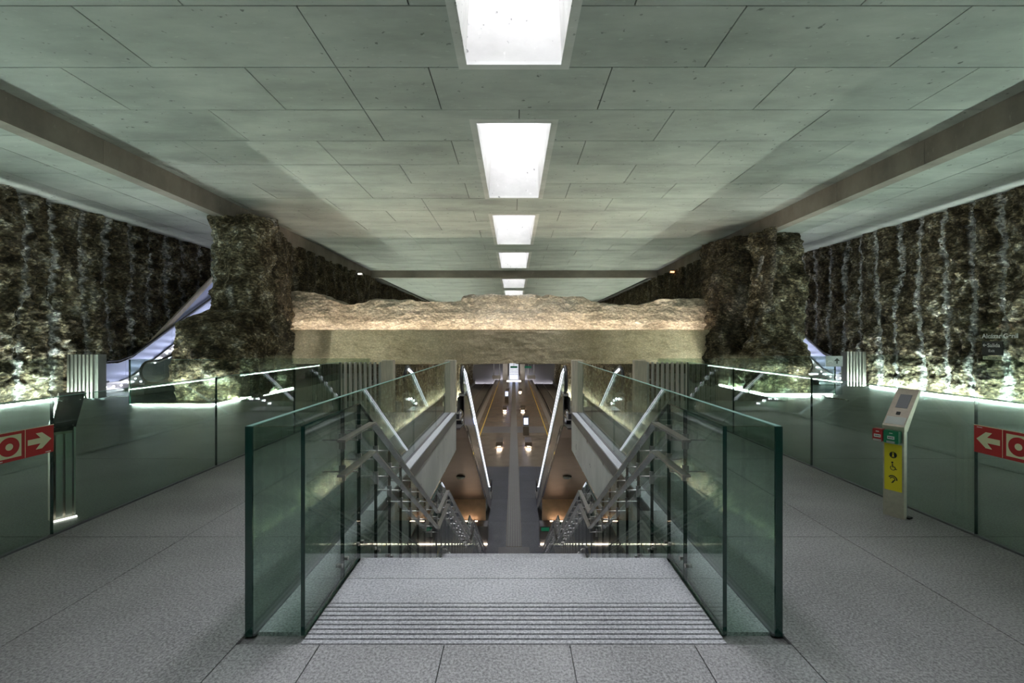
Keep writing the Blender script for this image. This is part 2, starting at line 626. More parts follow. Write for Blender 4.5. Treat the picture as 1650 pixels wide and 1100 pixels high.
# ------------------------------------------------------------------ key dimensions
ZC = 5.80          # central ceiling
ZS = 5.30          # side ceilings
XB = 8.70          # beam faces
XR = 12.6          # outer rock walls
ZP = -6.63         # platform level
ZT = -7.60         # trackbed
XT = 8.5           # track walls
Y_STEP = 27.6      # the ceiling steps down here
XG, XI, XF = 1.39, 1.11, 1.26   # outer glass, stair glass, slab face
Y_G0 = 2.39        # front of the stair glass
Y_ST = 3.255       # first nosing
Y_E = 9.95         # far edge of the floor at the escalators

# ------------------------------------------------------------------ mezzanine floor
floor = MB()
for s in (-1, 1):
    floor.box(s * XF, s * XR, -6, 9.9, -0.80, -0.02)
    floor.box(s * 2.9, s * XR, 9.9, 11.75, -0.80, -0.02)
    floor.box(s * 7.1, s * (XR + 0.3), 11.75, 22.0, -0.80, -0.02)
floor.box(-XF, XF, -6, Y_ST - 0.02, -0.30, -0.02)
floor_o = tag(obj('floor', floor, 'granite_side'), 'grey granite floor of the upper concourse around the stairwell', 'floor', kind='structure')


def tile(x0, x1, y0, y1, mat='granite', name='tile'):
    g = 0.003
    return obj(name, MB().box(x0 + g, x1 - g, y0 + g, y1 - g, -0.021, 0.0), mat, floor_o)


for s in (-1, 1):
    xs = [XG + 0.03, 2.6, 3.66]
    ys = [-6, -3.6, -1.2, 1.2, 3.6, 6.0, 8.4, 9.9]
    for xa, xb in zip(xs, xs[1:]):
        for ya, yb in zip(ys, ys[1:]):
            tile(min(s * xa, s * xb), max(s * xa, s * xb), ya, yb)
    ya = [-6, -3.6, -1.2, 1.2, 3.6, 6.0, 8.4, 10.2, 11.75]
    xa = [3.70, 5.9, 8.1, 10.3, 12.25]
    for a, b in zip(xa, xa[1:]):
        for c, d in zip(ya, ya[1:]):
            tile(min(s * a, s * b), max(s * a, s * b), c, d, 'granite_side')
    tile(min(s * 2.95, s * 3.70), max(s * 2.95, s * 3.70), 9.9, 11.75, 'granite_side')
fx = [-XG - 0.03, -0.99, -0.355, 0.285, 0.92, XG + 0.03]
for a, b in zip(fx, fx[1:]):
    for c, d in ((-6, -3.5), (-3.5, -1.0), (-1.0, 0.6), (0.6, 2.325)):
        tile(a, b, c, d)
# landing at the head of the stairs: warning strip of raised ribs, then two plain slabs
obj('warning_strip_bed', MB().box(-XI + 0.02, XI - 0.02, 2.325, 2.70, -0.021, -0.012), 'groove', floor_o)
rib = obj('rib', MB().box(-XI + 0.02, XI - 0.02, 2.330, 2.358, -0.012, 0.001), 'granite_lt', floor_o)
for k in range(1, 9):
    copy_at(rib, floor_o, (0, k * 0.0405, 0))
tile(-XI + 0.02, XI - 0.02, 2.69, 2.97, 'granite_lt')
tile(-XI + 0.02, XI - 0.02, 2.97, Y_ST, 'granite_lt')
for s in (-1, 1):   # pale strips between the two glass sheets, steel edge and concrete face of the slab
    a, b = s * (XI + 0.02), s * (XG - 0.02)
    tile(min(a, b), max(a, b), 2.42, Y_ST + 0.9, 'granite_lt', 'edge_strip')
    a, b = s * XF, s * (XG - 0.02)
    tile(min(a, b), max(a, b), Y_ST + 0.9, 9.85, 'strip', 'edge_strip')
    a, b = s * (XG + 0.02), s * (XG + 0.13)
    tile(min(a, b), max(a, b), Y_ST + 0.9, 9.85, 'strip', 'edge_strip')
    t = obj('steel_edge', MB().box(s * (XF - 0.012), s * XF, Y_ST, 9.87, -0.15, -0.001), 'steel_trim', floor_o)
    t = obj('slab_face', MB().box(s * (XF - 0.006), s * XF, Y_ST, 9.9, -0.82, -0.15), 'slab_face', floor_o)

# ------------------------------------------------------------------ ceilings
ceil = MB()
SKY = [(2.35 + 6.5 * k - 6.5, 7.0 + 6.5 * k - 6.5) for k in range(8)]   # skylights, [near, far]
HW = 0.74
def ceil_slab(mb, x0, x1, y0, y1, z):
    """slab with the skylight openings left free"""
    ys = [y0]
    for a, b in SKY:
        if b > y0 and a < y1: ys += [max(a, y0), min(b, y1)]
    ys.append(y1)
    for k in range(len(ys) - 1):
        if ys[k + 1] - ys[k] < 1e-4: continue
        if k % 2 == 0:
            mb.box(x0, x1, ys[k], ys[k + 1], z, z + 0.4)
        else:
            mb.box(x0, -HW, ys[k], ys[k + 1], z, z + 0.4)
            mb.box(HW, x1, ys[k], ys[k + 1], z, z + 0.4)
ceil_slab(ceil, -XB, XB, -6, Y_STEP, ZC + 0.022)
ceil_slab(ceil, -XB, XB, Y_STEP, 48, ZS + 0.13)
ceil.box(-XB, XB, 48, 98, ZS + 0.12, ZS + 0.5)
for s in (-1, 1):
    ceil.box(s * XB, s * (XR + 0.4), -6, 21.2, ZS + 0.012, ZC + 0.4)
    ceil.box(s * XB, s * (XB + 0.3), 21.2, Y_STEP, ZS + 0.012, ZC + 0.4)
    ceil.box(s * 8.2, s * (XB + 0.3), Y_STEP, 98, ZS + 0.012, ZC + 0.4)
ceil_o = tag(obj('ceiling', ceil, 'ceil_back'), 'board-marked grey concrete ceiling over the concourse', 'ceiling', kind='structure')
ROW, LEN = 1.30, 2.86
g = 0.009
def panel(x0, x1, y0, y1, z):
    """one shuttering panel; cut around a skylight where it meets one"""
    rects = [(x0, x1, y0, y1)]
    for a, b in SKY:
        nr = []
        for (p, q, r, t) in rects:
            if q <= -HW or p >= HW or t <= a or r >= b:
                nr.append((p, q, r, t)); continue
            if p < -HW: nr.append((p, -HW, r, t))
            if q > HW: nr.append((HW, q, r, t))
            c, d = max(p, -HW), min(q, HW)
            if r < a: nr.append((c, d, r, a))
            if t > b: nr.append((c, d, b, t))
        rects = nr
    if not rects: return
    mb = MB()
    dz = random.uniform(0, 0.004)
    for (p, q, r, t) in rects:
        xa = p + (g if abs(p - x0) < 1e-6 else 0); xb = q - (g if abs(q - x1) < 1e-6 else 0)
        ya = r + (g if abs(r - y0) < 1e-6 else 0); yb = t - (g if abs(t - y1) < 1e-6 else 0)
        if xb - xa > 0.02 and yb - ya > 0.02:
            mb.box(xa, xb, ya, yb, z - dz, z + 0.022)
    if mb.v: obj('panel', mb, 'ceil', ceil_o)
y = 5.77 - 9 * ROW
r = 0
while y < Y_STEP - 0.05:
    y1 = min(y + ROW, Y_STEP)
    off = 0.10 if r % 2 else 1.53
    xs = [off + LEN * k for k in range(-5, 5)]
    xs = [-XB] + [v for v in xs if -XB + 0.2 < v < XB - 0.2] + [XB]
    if r % 3 == 1 : xs = sorted(xs + [xs[2] + 1.43])
    for a, b in zip(xs, xs[1:]):
        panel(a, b, max(y, -6), y1, ZC)
    y = y1
    r += 1
y = Y_STEP
while y < 46:
    off = 0.10 if r % 2 else 1.53
    xs = [-XB] + [v for v in (off + LEN * k for k in range(-5, 5)) if -XB + 0.2 < v < XB - 0.2] + [XB]
    for a, b in zip(xs, xs[1:]):
        panel(a, b, y, y + ROW, ZS + 0.108)
    y += ROW
    r += 1
for s in (-1, 1):
    cols = [XB + 0.02, 9.95, 11.3, XR + 0.35]
    for ci, (a, b) in enumerate(zip(cols, cols[1:])):
        yy = -6 - 0.95 * ci
        while yy < 21.2:
            y2 = min(yy + LEN, 21.2)
            if y2 - max(yy, -6) > 0.1:
                panel(min(s * a, s * b), max(s * a, s * b), max(yy, -6), y2, ZS)
            yy += LEN
# edge beams of the central bay: one length after another
for s in (-1, 1):
    bm = empty('trim_1' if s < 0 else 'trim_2', (s * XB, 0, ZS), 'brown-grey concrete edge beam along the %s side of the high ceiling' % ('left' if s < 0 else 'right'), 'beam', kind='structure')
    yy = -6.0
    while yy < Y_STEP - 0.1:
        y2 = min(yy + 2.6, Y_STEP)
        obj('beam_length', MB().box(s * (XB - 0.04), s * (XB + 0.28), yy + 0.004, y2 - 0.004, ZS - 0.03, ZC + 0.02), 'beam', bm)
        yy = y2
tag(obj('trim_3', MB().box(-XB + 0.04, XB - 0.04, Y_STEP - 0.15, Y_STEP + 0.15, ZS + 0.06, ZC + 0.02), 'beam'), 'concrete downstand across the ceiling in front of the farthest skylights', 'beam', kind='structure')

# skylight shafts
ords = ['nearest large', 'second', 'third', 'fourth', 'fifth', 'farthest']
for k, (a, b) in enumerate(SKY):
    z0 = (ZC if b < Y_STEP else ZS + 0.108)
    zt = z0 + 2.6
    mb = MB()
    t = 0.12
    tp = 0.16                                # the shaft narrows towards the sky
    for sx in (-1, 1):
        mb.prism([(sx * HW, z0 - 0.004), (sx * (HW + t), z0 - 0.004), (sx * (HW + t), zt), (sx * (HW - tp), zt)], 'y', a - t, b + t)
    mb.prism([(b, z0 - 0.004), (b + t, z0 - 0.004), (b + t, zt), (b - 0.25, zt)], 'x', -HW, HW)
    mb.prism([(a - t, z0 - 0.004), (a, z0 - 0.004), (a + 0.25, zt), (a - t, zt)], 'x', -HW, HW)
    lab = 'skylight shaft of pale board-marked concrete, %s from the stairs' % (ords[k - 1] if 1 <= k <= 6 else ('behind the viewer' if k == 0 else 'hidden behind the earth wall'))
    o = tag(obj('window_%d' % (k + 1), mb, 'shaft'), lab, 'skylight', 'row of skylight shafts', 'structure')
    fr = MB()
    fr.box(-HW, -HW + 0.015, a, b, z0 - 0.012, z0 + 0.04).box(HW - 0.015, HW, a, b, z0 - 0.012, z0 + 0.04)
    fr.box(-HW, HW, a, a + 0.015, z0 - 0.012, z0 + 0.04).box(-HW, HW, b - 0.015, b, z0 - 0.012, z0 + 0.04)
    obj('rim', fr, 'shaft', o)
    portal(0, (a + b) / 2, zt - 0.02, 2 * (HW - tp), b - a - 0.5)


# ------------------------------------------------------------------ outer rock walls: rows of bored piles in conglomerate
def pile_mesh(s, yc, pitch, X0, z0, z1, bulge, seed, parent, mat='rock', nu=26, nz=124, amp=1.0, mort=1.0):
    u = np.linspace(-0.5, 0.5, nu)
    z = np.linspace(z0, z1, nz)
    U, Z = np.meshgrid(u, z, indexing='ij')
    U, Z = U.ravel(), Z.ravel()
    Y = yc + U * pitch
    prof = bulge * np.sqrt(np.clip(1 - (2 * U) ** 2 * 0.96, 0, 1))
    p = np.stack([np.full_like(Y, s * 3.1), Y, Z], 1)
    big = fbm(p * np.array([1, 0.9, 0.45]), 3, seed)
    med = rough(p * np.array([1, 2.6, 1.9]), 3, seed + 5)
    fin = fbm(p * np.array([1, 8, 9.0]), 3, seed + 11)
    ridge = 0.13 * np.exp(-((np.abs(U) - 0.5) / 0.075) ** 2) * mort * (0.7 + 0.6 * vnoise(p * np.array([1, 0.8, 3.0]), seed + 77))
    d = prof * (1 + 0.3 * big) + ridge + amp * (0.10 * big + 0.06 * med + 0.065 * fin)
    Yw = Y + 0.05 * fbm(p * np.array([1, 2, 1.2]) + 40, 2, seed + 3)
    X = s * (X0 - d)
    V = np.stack([X, Yw, Z], 1)
    m = np.clip((np.abs(U) - 0.36) / 0.12, 0, 1) * mort
    m = np.clip(m + 0.15 * fin, 0, 1) * (m > 0.02)
    return grid_obj('pile', V, nu, nz, mat, parent, attr=m, flip=(s > 0))


PITCH = 0.80
for s in (-1, 1):
    w = MB().box(s * (XR + 0.02), s * (XR + 0.4), -6, 32, -0.8, 9.0)
    wall = tag(obj('wall_left' if s < 0 else 'wall_right', w, 'rock_dk'),
               'rough brown rock wall of vertical bored piles on the %s, lit from its foot' % ('left' if s < 0 else 'right'), 'wall', kind='structure')
    n = 36
    for k in range(n):
        yc = 21.5 - k * PITCH
        if yc < -6: break
        near = yc > 9
        pile_mesh(s, yc, PITCH, XR + 0.05, -0.05, ZS + 0.02, 0.26 if s > 0 else 0.20, 21 + (5 if s > 0 else 0), wall,
                  nu=26 if near else 12, nz=130 if near else 50, amp=1.0 if s > 0 else 1.35, mort=1.0 if s > 0 else 0.6)

# ------------------------------------------------------------------ rock masses that carry the beams
def rock_mass(name, pts, label, seed, n_th=110, nz=130, parent=None, sq=3.0, mat='rock', amp=1.0):
    """pts: list of (z, xc, yc, rx, ry); superelliptic section"""
    zz = np.array([p[0] for p in pts])
    z = np.linspace(zz[0], zz[-1], nz)
    it = [np.interp(z, zz, np.array([p[k] for p in pts])) for k in range(1, 5)]
    th = np.linspace(0, 2 * PI, n_th, endpoint=False)
    T, Zi = np.meshgrid(th, np.arange(nz), indexing='ij')
    T, Zi = T.ravel(), Zi.ravel()
    c, s_ = np.cos(T), np.sin(T)
    ex = 2.0 / sq
    ux = np.sign(c) * np.abs(c) ** ex
    uy = np.sign(s_) * np.abs(s_) ** ex
    X = it[0][Zi] + it[2][Zi] * ux
    Y = it[1][Zi] + it[3][Zi] * uy
    Z = z[Zi]
    p = np.stack([X, Y, Z], 1)
    d = amp * (0.20 * fbm(p * 0.9, 3, seed) + 0.10 * rough(p * np.array([2.0, 2.0, 1.5]), 3, seed + 4) + 0.05 * fbm(p * 8, 3, seed + 9)) - 0.08
    nl = np.sqrt(c * c + s_ * s_)
    V = np.stack([X + d * c, Y + d * s_, Z + 0.05 * fbm(p * 3 + 5, 2, seed + 2)], 1)
    att = np.clip(fbm(p * np.array([2.2, 2.2, 0.7]), 3, seed + 30) - 0.55, 0, 0.5)
    o = grid_obj(name, V, n_th, nz, mat, parent, attr=att, closed=True)
    return o


lp = empty('rock_pillar', (-8.3, 13.2, 0), 'rough rock pillar with a bulging foot left of the stairs', 'rock pillar')
rock_mass('pillar_body', [(-0.05, -8.0, 12.9, 0.75, 1.3), (0.6, -8.05, 12.8, 0.92, 1.35), (1.4, -8.12, 12.9, 0.95, 1.25), (2.0, -8.15, 13.1, 0.85, 1.1), (2.45, -8.2, 13.7, 0.80, 0.75), (3.6, -8.4, 14.0, 0.72, 0.55), (5.31, -8.45, 14.2, 0.80, 0.6)], '', 3, parent=lp)
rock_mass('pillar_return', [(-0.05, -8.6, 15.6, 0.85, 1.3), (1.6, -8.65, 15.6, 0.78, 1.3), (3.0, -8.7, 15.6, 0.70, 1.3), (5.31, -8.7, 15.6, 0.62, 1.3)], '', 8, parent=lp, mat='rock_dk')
rp = empty('rock_pillar', (9.0, 16, 0), 'tall square-cut rock pillar right of the stairs', 'rock pillar')
rock_mass('pillar_body', [(-0.05, 8.05, 14.6, 0.92, 1.05), (0.8, 8.3, 14.8, 0.95, 1.05), (1.6, 8.85, 15.7, 0.85, 0.8), (3.0, 9.1, 15.9, 0.82, 0.65), (5.31, 9.2, 16.2, 0.80, 0.6)], '', 14, parent=rp)
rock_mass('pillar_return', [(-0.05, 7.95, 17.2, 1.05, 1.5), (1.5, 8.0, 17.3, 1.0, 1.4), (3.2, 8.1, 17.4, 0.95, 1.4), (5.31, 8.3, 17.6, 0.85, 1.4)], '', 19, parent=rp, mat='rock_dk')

# ------------------------------------------------------------------ walls of the central trench (upper and track level)
def trench_wall(s, y0, y1, z0, z1, x0, seed, name, label, dy=0.1, dz=0.12, mat='rock_dk'):
    ny, nz = int((y1 - y0) / dy), int((z1 - z0) / dz)
    Y, Z = np.meshgrid(np.linspace(y0, y1, ny), np.linspace(z0, z1, nz), indexing='ij')
    Y, Z = Y.ravel(), Z.ravel()
    p = np.stack([np.full_like(Y, s * 2.0), Y, Z], 1)
    u = (Y / 1.0) % 1.0 - 0.5
    d = 0.3 * np.sqrt(np.clip(1 - (2 * u) ** 2 * .95, 0, 1)) + 0.15 * fbm(p * np.array([1, .8, .6]), 3, seed) + 0.05 * rough(p * 2.3, 3, seed + 3)
    V = np.stack([s * (x0 - d), Y, Z], 1)
    m = np.clip((np.abs(u) - 0.38) / 0.1, 0, 1) * 0.5
    return tag(grid_obj(name, V, ny, nz, mat, attr=m, flip=(s > 0)), label, 'wall', kind='structure')


for s, nm in ((-1, 'left'), (1, 'right')):
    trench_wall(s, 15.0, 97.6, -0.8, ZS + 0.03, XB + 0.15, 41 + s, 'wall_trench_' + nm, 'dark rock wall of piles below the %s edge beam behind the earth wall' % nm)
    trench_wall(s, -4, 97.6, ZT + 0.0, 0.0, XT + 0.55, 51 + s, 'wall_track_' + nm, 'uplit rock wall along the %s hand track below' % nm, 0.16, 0.16, 'rock')
    cb = MB().box(s * (XT - 0.25), s * (XT + 0.2), -4, 97.6, ZT, ZT + 0.3).box(s * (XT - 0.25), s * (XT - 0.19), -4, 97.6, ZT + 0.3, ZT + 0.50)
    tag(obj('trim_track_' + nm, cb, 'wallc'), 'low concrete kerb under the %s track wall' % nm, 'kerb', kind='structure')

# closing shell so that daylight enters only where the station is open
sh = MB()
sh.box(-XR - 0.4, XR + 0.4, -6.4, -6.0, -8, 9)
sh.box(-XT - 0.4, XT + 0.4, -6.2, -4.0, -8, -0.8)
tag(obj('wall_back', sh, 'wallc'), 'plain concrete end wall of the station box', 'wall', kind='structure')
tag(obj('wall_end', MB().box(-XR, XR, 97.4, 97.7, -8, 6), 'dkgrey'), 'dark concrete wall closing the far end of the platform', 'wall', kind='structure')
for s, nm in ((-1, 'left'), (1, 'right')):
    sh = MB()
    sh.box(s * (XB + 0.3), s * (XB + 0.6), 17.5, 32, ZS - 0.2, 9.0)
    sh.box(s * 9.2, s * (XB + 1.0), 18.0, 32, -0.8, 9.0)
    sh.box(s * (XB + 0.3), s * (XR + 0.4), 32, 32.3, -0.8, 9.0)
    sh.box(s * (XB + 0.3), s * (XR + 0.4), 21.2, 21.6, ZS, 9.0)
    tag(obj('wall_shaft_' + nm, sh, 'wallc'), 'pale concrete shaft around the %s exit escalator' % nm, 'wall', kind='structure')
    portal(s * (XB + XR) / 2, 26.8, 8.9, 3.4, 10)

# ------------------------------------------------------------------ rammed-earth wall on its beam
def earth_wall(parent):
    xs = [-8.7, -8.1, -7.5, -6.9, -6.35, -5.8, -5.3, -4.6, -3.0, -2.0, -1.93, -1.5, 0.5, 2.3, 2.65, 2.95, 3.4, 4.1, 4.9, 5.4, 6.4, 7.3]
    hs = [3.42, 3.45, 3.38, 3.15, 2.93, 2.98, 3.10, 3.12, 3.06, 3.04, 3.22, 3.30, 3.32, 3.28, 3.22, 3.02, 2.98, 2.90, 2.98, 3.14, 3.16, 3.16]
    nx, nt = 300, 90
    X = np.linspace(-8.7, 7.3, nx)
    H = np.interp(X, xs, hs) + 0.04 * fbm(np.stack([X * 3, X * 0, X * 0 + 4], 1), 3, 71)
    T = np.linspace(0, 1, nt)
    Xg, Tg = np.meshgrid(X, T, indexing='ij')
    Hg = np.repeat(H[:, None], nt, 1)
    a, b = 0.55, 0.8      # front face, top, back face
    z0 = 1.93
    Z = np.where(Tg < a, z0 + (Hg - z0) * Tg / a, np.where(Tg < b, Hg, Hg - (Hg - z0) * (Tg - b) / (1 - b)))
    Yb = np.where(Tg < a, 17.0 + 0.25 * Tg / a, np.where(Tg < b, 17.25 + 0.9 * (Tg - a) / (b - a), 18.15))
    p = np.stack([Xg.ravel(), Yb.ravel(), Z.ravel()], 1)
    lay = np.sin(p[:, 2] * 2 * PI / 0.28 + 1.5 * fbm(p * 0.5, 2, 75))
    d = 0.12 * fbm(p * np.array([0.6, 0.8, 0.8]), 3, 72) + 0.035 * fbm(p * np.array([5, 4, 6.0]), 4, 73) + 0.008 * lay
    V = p.copy()
    fr = (Tg.ravel() < a)
    V[:, 1] -= np.where(fr, d, 0)
    V[:, 2] += np.where(fr, 0.0, 0.5 * d)
    return grid_obj('earth_core', V, nx, nt, 'rammed', parent, flip=False)


ew = empty('earth_wall', (-0.8, 17.4, 1.93), 'eroded beige rammed-earth wall spanning above the platforms', 'earth wall')
earth_wall(ew)
bmx = empty('earth_beam', (-0.8, 17.2, 0.70), 'long straight rough-rendered beam carrying the rammed-earth wall', 'beam')
nx, nt = 280, 60
X = np.linspace(-8.9, 7.4, nx)
T = np.linspace(0, 1, nt)
Xg, Tg = np.meshgrid(X, T, indexing='ij')
a, b = 0.2, 0.8
Yg = np.where(Tg < a, 18.2 - 1.7 * Tg / a, np.where(Tg < b, 16.5, 16.5 + 1.7 * (Tg - b) / (1 - b)))
Zg = np.where(Tg < a, 0.70, np.where(Tg < b, 0.70 + 1.2 * (Tg - a) / (b - a), 1.90))
p = np.stack([Xg.ravel(), Yg.ravel(), Zg.ravel()], 1)
wgt = np.exp(-((p[:, 0] - 0.6) / 3.5) ** 2)
d = (0.02 + 0.07 * wgt) * (fbm(p * np.array([1.4, 1, 3.5]), 4, 81) + 0.4 * rough(p * np.array([3, 1, 5.0]), 2, 82))
V = p.copy()
V[:, 1] -= d
V[:, 2] += np.where(p[:, 2] < 0.72, 0.3 * d, 0)
grid_obj('beam_face', V, nx, nt, 'rammed_beam', bmx)
obj('lip', MB().box(-8.9, 7.4, 16.47, 16.54, 1.86, 1.955), 'rammed_beam', bmx)
tag(obj('light_strip', MB().box(-8.1, 7.0, 16.60, 16.66, 1.905, 1.925), 'led_warm'), 'warm light strip lying on the ledge of the earth beam', 'light strip')

# ------------------------------------------------------------------ track level
plat = MB().box(-3.84, 3.84, -4, 96, ZT, ZP)
plat_o = tag(obj('floor_platform', plat, 'platform'), 'polished brown island platform floor below the stairs', 'floor', kind='structure')
for s in (-1, 1):
    obj('platform_edge', MB().box(s * 3.45, s * 3.90, 0, 95, ZP - 0.06, ZP + 0.006), 'tactile', plat_o)
    obj('yellow_line', MB().box(s * 2.90, s * 3.00, 12, 95, ZP, ZP + 0.004), 'yellow', plat_o)
obj('tactile_path', MB().box(-0.30, 0.30, 18.1, 92, ZP, ZP + 0.005), 'tactile', plat_o)
tb = MB().box(-0.60, 0.60, 17.0, 18.05, ZP, ZP + 0.009)
obj('tactile_pad', tb, 'tactile', plat_o)
r1 = obj('tactile_rib', MB().box(-0.58, -0.55, 17.02, 18.03, ZP + 0.009, ZP + 0.015), 'dkgrey', plat_o)
for k in range(1, 20):
    copy_at(r1, plat_o, (k * 0.0585, 0, 0))
r1 = obj('path_rib', MB().box(-0.27, -0.235, 18.1, 40, ZP + 0.005, ZP + 0.012), 'dkgrey', plat_o)
for k in range(1, 6):
    copy_at(r1, plat_o, (k * 0.1, 0, 0))
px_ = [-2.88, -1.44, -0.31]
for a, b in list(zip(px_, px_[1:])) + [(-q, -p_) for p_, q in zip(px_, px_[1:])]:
    for k in range(6):  # near part of the platform floor in darker blue-grey slabs
        obj('dark_slab', MB().box(a + 0.004, b - 0.004, 11.6 + k * 3.0 + 0.004, 14.6 + k * 3.0 - 0.004, ZP, ZP + 0.004), 'dark_floor', plat_o)
obj('cross_band', MB().box(-2.88, 2.88, 40.5, 43.5, ZP, ZP + 0.003), 'dkgrey', plat_o)
tr = MB()
for s in (-1, 1):
    tr.box(s * 3.84, s * (XT + 0.6), -4, 97, ZT - 0.3, ZT)
track = tag(obj('floor_track', tr, 'trackbed'), 'dark trackbed on both sides of the platform', 'floor', kind='structure')
for s in (-1, 1):
    for x in (4.75, 6.18):
        obj('rail', MB().box(s * x - 0.035, s * x + 0.035, -4, 97, ZT, ZT + 0.16), 'railsteel', track)
    nm = 'left' if s < 0 else 'right'
    tag(obj('light_strip', MB().box(s * (XT - 0.12), s * (XT - 0.05), 0, 84, ZT + 0.30, ZT + 0.325), 'led_track'), 'long light strip at the foot of the %s track wall' % nm, 'light strip')

for s in (-1, 1):  # added fill lamps, out of view behind the earth beam, to light the platform
    nm = 'left' if s < 0 else 'right'
    e = empty('fill_lamp', (s * 7.9, 41, 0.95), 'added run of unseen warm fill lamps high on the %s trench wall behind the earth beam' % nm, 'lamp')
    for k in range(5):
        y0 = 41 + k * 9
        obj('housing', MB().box(s * 7.85, s * 8.3, y0, y0 + 6, 1.0, 1.06), 'dkgrey', e)
        obj('fill_diffuser', MB().box(s * 7.87, s * 8.0, y0 + 0.02, y0 + 5.98, 0.985, 1.0), 'fill_plat', e)

# benches with light below
BX = [(-1.12, 35.6), (1.12, 35.6), (-1.05, 53.5), (1.05, 53.5), (-1.0, 73.0), (1.0, 73.0)]
bl = ['first bench on the left', 'first bench on the right', 'second bench on the left', 'second bench on the right', 'third bench on the left', 'third bench on the right']
for (x, y), lab in zip(BX, bl):
    e = empty('bench', (x, y, ZP), 'dark block bench glowing underneath on the platform, %s' % lab, 'bench', 'platform benches')
    obj('seat_block', MB().box(x - 0.26, x + 0.26, y - 0.9, y + 0.9, ZP + 0.14, ZP + 0.45), 'bench', e)
    obj('plinth', MB().box(x - 0.16, x + 0.16, y - 0.7, y + 0.7, ZP, ZP + 0.14), 'black', e)
    obj('under_light', MB().box(x - 0.18, x + 0.18, y - 0.84, y - 0.76, ZP + 0.125, ZP + 0.139), 'led_bench', e)
    obj('under_light', MB().box(x - 0.18, x + 0.18, y + 0.76, y + 0.84, ZP + 0.125, ZP + 0.139), 'led_bench', e)
for (x, y, lab) in ((1.05, 39.5, 'behind the first bench on the right'), (-0.95, 60.0, 'behind the second bench on the left')):
    e = empty('bin_column', (x, y, ZP), 'shiny steel machine column on the platform, %s' % lab, 'machine', 'steel machine columns')
    obj('base', MB().box(x - 0.26, x + 0.26, y - 0.2, y + 0.2, ZP, ZP + 0.75), 'bench', e)
    b2 = MB().prism([(y - 0.2, ZP + 0.75), (y + 0.2, ZP + 0.75), (y + 0.2, ZP + 1.65), (y - 0.05, ZP + 1.65)], 'x', x - 0.26, x + 0.26)
    obj('head', b2, 'steel', e)
    obj('screen', MB().prism([(y - 0.17, ZP + 0.95), (y - 0.15, ZP + 0.95), (y - 0.06, ZP + 1.5), (y - 0.085, ZP + 1.5)], 'x', x - 0.18, x + 0.18), 'screen', e)

# far end of the platform
YF = 95.0
fe = empty('end_escalator', (0, YF, ZP), 'far escalator rising between pale walls at the platform end', 'escalator')
st = MB()
for k in range(18):
    st.box(-1.0, 1.0, YF + k * 0.1, YF + 2.2, ZP + k * 0.2, ZP + (k + 1) * 0.2 - 0.04)
obj('steps', st, 'strip', fe)
ld = MB()
for k in range(18):
    ld.box(-0.95, 0.95, YF + k * 0.1 - 0.02, YF + k * 0.1, ZP + (k + 1) * 0.2 - 0.07, ZP + (k + 1) * 0.2 - 0.03)
obj('step_lights', ld, 'led_cool', fe)
for s in (-1, 1):
    obj('balustrade', MB().prism([(YF - 1.0, ZP), (YF - 1.0, ZP + 0.95), (YF + 0.3, ZP + 1.1), (YF + 2.2, ZP + 4.6), (YF + 2.2, ZP)], 'x', s * 1.02, s * 1.25), 'dkgrey', fe)
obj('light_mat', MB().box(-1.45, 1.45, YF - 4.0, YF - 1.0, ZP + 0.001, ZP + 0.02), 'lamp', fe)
obj('screen', MB().box(-0.75, 0.75, YF - 0.1, YF - 0.02, ZP + 0.25, ZP + 0.9), 'screen', fe)
for s in (-1, 1):
    nm = 'left' if s < 0 else 'right'
    o = tag(obj('pier', MB().box(s * 1.3, s * 2.3, YF, YF + 1.9, ZP, ZP + 8), 'slab_face'), 'pale concrete pier %s of the far escalator' % nm, 'pier')
    o = empty('notice_cabinet', (s * 3.6, YF - 2, ZP), 'white cabinet on poles by the far %s track' % nm, 'cabinet')
    obj('cabinet_box', MB().box(s * 2.7, s * 4.4, YF - 2.1, YF - 1.6, ZP + 0.4, ZP + 1.1), 'white', o)
    for x in (2.95, 4.1):
        obj('pole', MB().tube([(s * x, YF - 1.85, ZP), (s * x, YF - 1.85, ZP + 3.6)], 0.06), 'white', o)
    o = empty('exit_sign', (0, 0, 0), 'small green exit sign hanging at the far end, %s' % ('above the escalator' if s < 0 else 'beside the escalator'), 'exit sign')
    x = 0.0 if s < 0 else 2.85
    obj('panel', MB().box(x - 0.7, x + 0.7, YF - 3.05, YF - 3.0, ZP + 2.7, ZP + 3.05), 'exit_green', o)
    obj('hanger', MB().box(x - 0.03, x + 0.03, YF - 3.05, YF - 3.0, ZP + 3.05, ZS), 'black', o)

# ------------------------------------------------------------------ central stairs
TR, RI = 0.28, 0.17
stairs = empty('staircase', (0, Y_ST, ZP), 'granite staircase going down between glass sheets to the platform', 'staircase')
LINE = [(Y_ST - 0.9, 0.0), (Y_ST, 0.0)]
yy, zz = Y_ST, 0.0
proto = None
for fi, (n, land) in enumerate(((10, 0.90), (13, 0.80), (16, 0))):
    for k in range(n):
        top = zz - RI
        if proto is None:
            proto = obj('step', MB().box(-XI + 0.02, XI - 0.02, yy, yy + TR + 0.02, top - 0.16, top), 'granite_lt', stairs)
            p0 = (yy, top)
        elif not (fi == 2 and k == n - 1):
            copy_at(proto, stairs, (0, yy - p0[0], top - p0[1]))
        yy += TR
        zz = top
    LINE.append((yy - TR * 0.0, zz))
    if land:
        obj('landing', MB().box(-XI + 0.02, XI - 0.02, yy - 0.0, yy + land, zz - 0.16, zz), 'granite_lt', stairs)
        yy += land
        LINE.append((yy, zz))
Y_SB = yy
